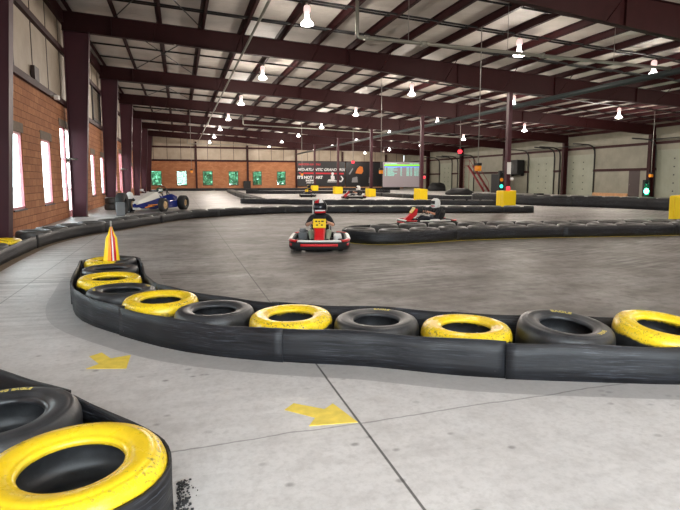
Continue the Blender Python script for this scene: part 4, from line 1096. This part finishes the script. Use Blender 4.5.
MB().tube([(-2.4, .03, 1.7), (-2.4, .03, 3.75)], .02, 6).tube([(2.4, .03, 1.7), (2.4, .03, 3.72)], .02, 6).build('hanging_rod', 'rod', Sc)
MB().box(-2.3, 2.3, -.03, -.021, 1.12, 1.3).build('green_row', emis('screen_green', lin(120, 240, 30), .55), Sc)
MB().box(-2.3, 2.3, -.03, -.021, .92, 1.06).build('blue_row', emis('screen_blue', lin(90, 110, 230), .55), Sc)
rr = random.Random(3); cy = emis('screen_cyan', lin(130, 205, 190), .55)
for i in range(9):
    m = MB()
    zz = 1.36 if i == 0 else .84 - .145 * (i - 1)
    segs = ((-2.25, -2.1), (-1.9, -.9 + rr.uniform(-.3, .35)), (-.2, 0), (.6, .95), (1.1, 1.35), (1.6, 1.95), (2.0, 2.2)) if i else ((-2.2, -.7), (1.0, 1.4), (1.5, 2.2))
    for a, b in segs:
        x = a
        while x < b:
            w = rr.uniform(.05, .1); m.box(x, min(x + w, b), -.03, -.021, zz, zz + .09); x += w + .03
    m.build('lettering', cy, Sc)

# ------------------------------------------------------------------ things along the dock wall
Ld = empty('rolling_stairs', (32.6, 51.2, 0), .25, 'dark red rolling warehouse stairs among clutter by the dock wall', 'stairs')
m = MB()
for s in (-.4, .4): m.tube([(s, -1.3, .1), (s, 1.2, 3.0)], .12, 6)
m.build('stringer', 'redd', Ld)
m = MB()
for i in range(10): m.box(-.38, .38, -1.25 + .25 * i, -1.05 + .25 * i, .22 + .28 * i, .25 + .28 * i)
m.build('step', 'grey', Ld)
m = MB()
for s in (-.42, .42): m.tube([(s, -1.2, .2), (s, -1.2, 1.1), (s, 1.0, 3.7), (s, 1.8, 3.7), (s, 1.8, 0.05)], .03, 6); m.tube([(s, .2, 1.8), (s, .2, 2.8)], .025, 6); m.tube([(s, 1.2, 3.0), (s, 1.8, 3.0)], .03, 6)
m.build('handrail', 'redd', Ld)
Ht = empty('wall_heater', (XR - .6, 46.6, 2.7), 0, 'black box heater hung high on the dock wall', 'heater')
MB().rbox(0, 0, 0, .9, 2.3, 1.5, .05).build('heater_case', 'black', Ht); MB().cyl((-.46, 0, 0), .6, .03, 24, 'X').build('fan_grille', 'dark', Ht); MB().box(.3, .62, -.9, -.8, -.9, -.7).box(.3, .62, .8, .9, -.9, -.7).build('bracket', 'dark', Ht)
tag(MB().rbox(0, 0, 1.0, .8, 1.6, 2.0, .03).build('cabinet', 'black', None, (32.9, 47.6, 0), (0, 0, .1)), 'tall black cabinet between the red stairs and the pale wall', 'cabinet')
def blob(name, loc, sc, mat, label, cat, seed):
    t = bmesh.new(); bmesh.ops.create_icosphere(t, subdivisions=3, radius=1)
    for v in t.verts:
        k = 1 + .22 * noise.noise(v.co * 1.6 + Vector((seed, 0, 0))); v.co = Vector((v.co.x * sc[0] * k, v.co.y * sc[1] * k, max(-.0, v.co.z * sc[2] * k + .35 * sc[2])))
    for f in t.faces: f.smooth = True
    m = MB(); m.merge(t); tag(m.build(name, mat, None, loc), label, cat)
blob('covered_kart', (24.8, 42, 0), (1.3, .9, .5), 'black', 'black covered kart in front of the far dock doors', 'cover', 2)
blob('covered_kart', (31.3, 58.5, 0), (1.2, .9, .8), 'black', 'black tarpaulin heap right of the timing screen', 'cover', 5)
Wb = MB().rbox(0, 0, .28, .8, .5, .56, .06).build('storage_tub', 'white', None, (18.6, 28.5, 0.0)); tag(Wb, 'white storage tub behind the far curving barrier', 'tub')
tag(MB().rbox(0, 0, .22, .5, .5, .44, .03).build('crate', 'black', None, (24.0, 30.0, 0)), 'black crate before the far dock door, behind the large pad', 'crate')

# ------------------------------------------------------------------ outside
o = MB().box(-60, 70, -40, -4.05, -.25, -.16).box(-60, -4.3, -4.05, 120, -.25, -.16).box(-4.3, 70, 76.5, 120, -.25, -.16).build('ground_outside', 'asphalt'); st(o, 'pale asphalt lot outside the windows', 'ground')
tm = []
for i in range(11):
    x = -6.4 + 2.6 * i; y = 84 + (i % 3) * 1.3
    T = empty('tree', (x, y, -.2), i * 1.7, 'leafy green tree outside the far windows', 'tree', 'trees outside the far windows')
    MB().tube([(0, 0, 0), (.1, 0, 1.5), (0, .1, 3.4)], [.22, .17, .08], 10).build('trunk', 'bark', T)
    if i < 3:
        m = MB(); rr = random.Random(i)
        for k in range(1900):
            d = Vector((rr.gauss(0, 1), rr.gauss(0, 1), rr.gauss(0, 1))).normalized() * (rr.random() ** .4)
            c = Vector((d.x * 2.0, d.y * 1.7, 2.5 + d.z * 2.4)); a = Vector((rr.gauss(0, 1), rr.gauss(0, 1), rr.gauss(0, 1))).normalized(); b_ = a.cross(Vector((rr.gauss(0, 1), rr.gauss(0, 1), 1))).normalized(); w = rr.uniform(.18, .36)
            m.b.faces.new([m.b.verts.new(c + q) for q in (a * w, b_ * w * .5, -a * w, -b_ * w * .5)])
        o = m.build('foliage', 'leaf', T); tm.append(o.data)
    else:
        o = bpy.data.objects.new('foliage', tm[i % 3]); COL.objects.link(o); o.parent = T

# ------------------------------------------------------------------ light: overcast sky through the added rear opening and windows
Wd = bpy.data.worlds.new('sky'); S.world = Wd; Wd.use_nodes = True; bg = Wd.node_tree.nodes['Background']
bg.inputs[0].default_value = (.86, .95, 1.0, 1); bg.inputs[1].default_value = 11.0
def portal(loc, rot, sx, sy):
    a = bpy.data.lights.new('daylight_portal', 'AREA'); a.shape = 'RECTANGLE'; a.size = sx; a.size_y = sy; a.cycles.is_portal = True
    o = bpy.data.objects.new('daylight_portal', a); COL.objects.link(o); o.location = loc; o.rotation_euler = rot
portal((.6, YB - .25, 2.15), (PI / 2, 0, 0), 8, 4.3)
for a, b, z0, z1 in win_l[:8] + [(20.1, 22, .05, 3.2), (38.4, 40.2, .05, 3.2)]: portal((XL - .16, (a + b) / 2, (z0 + z1) / 2), (0, -PI / 2, 0), z1 - z0, b - a)
for a, b, z0, z1 in win_f: portal(((a + b) / 2, YF + .2, (z0 + z1) / 2), (-PI / 2, 0, 0), b - a, z1 - z0)

S.view_settings.view_transform = 'Standard'; S.view_settings.look = 'None'; S.view_settings.gamma = 1; S.view_settings.use_curve_mapping = False
S.view_settings.exposure = 0
S.cycles.max_bounces = 6; S.cycles.diffuse_bounces = 4; S.cycles.glossy_bounces = 3; S.cycles.transparent_max_bounces = 8; S.cycles.sample_clamp_indirect = 6
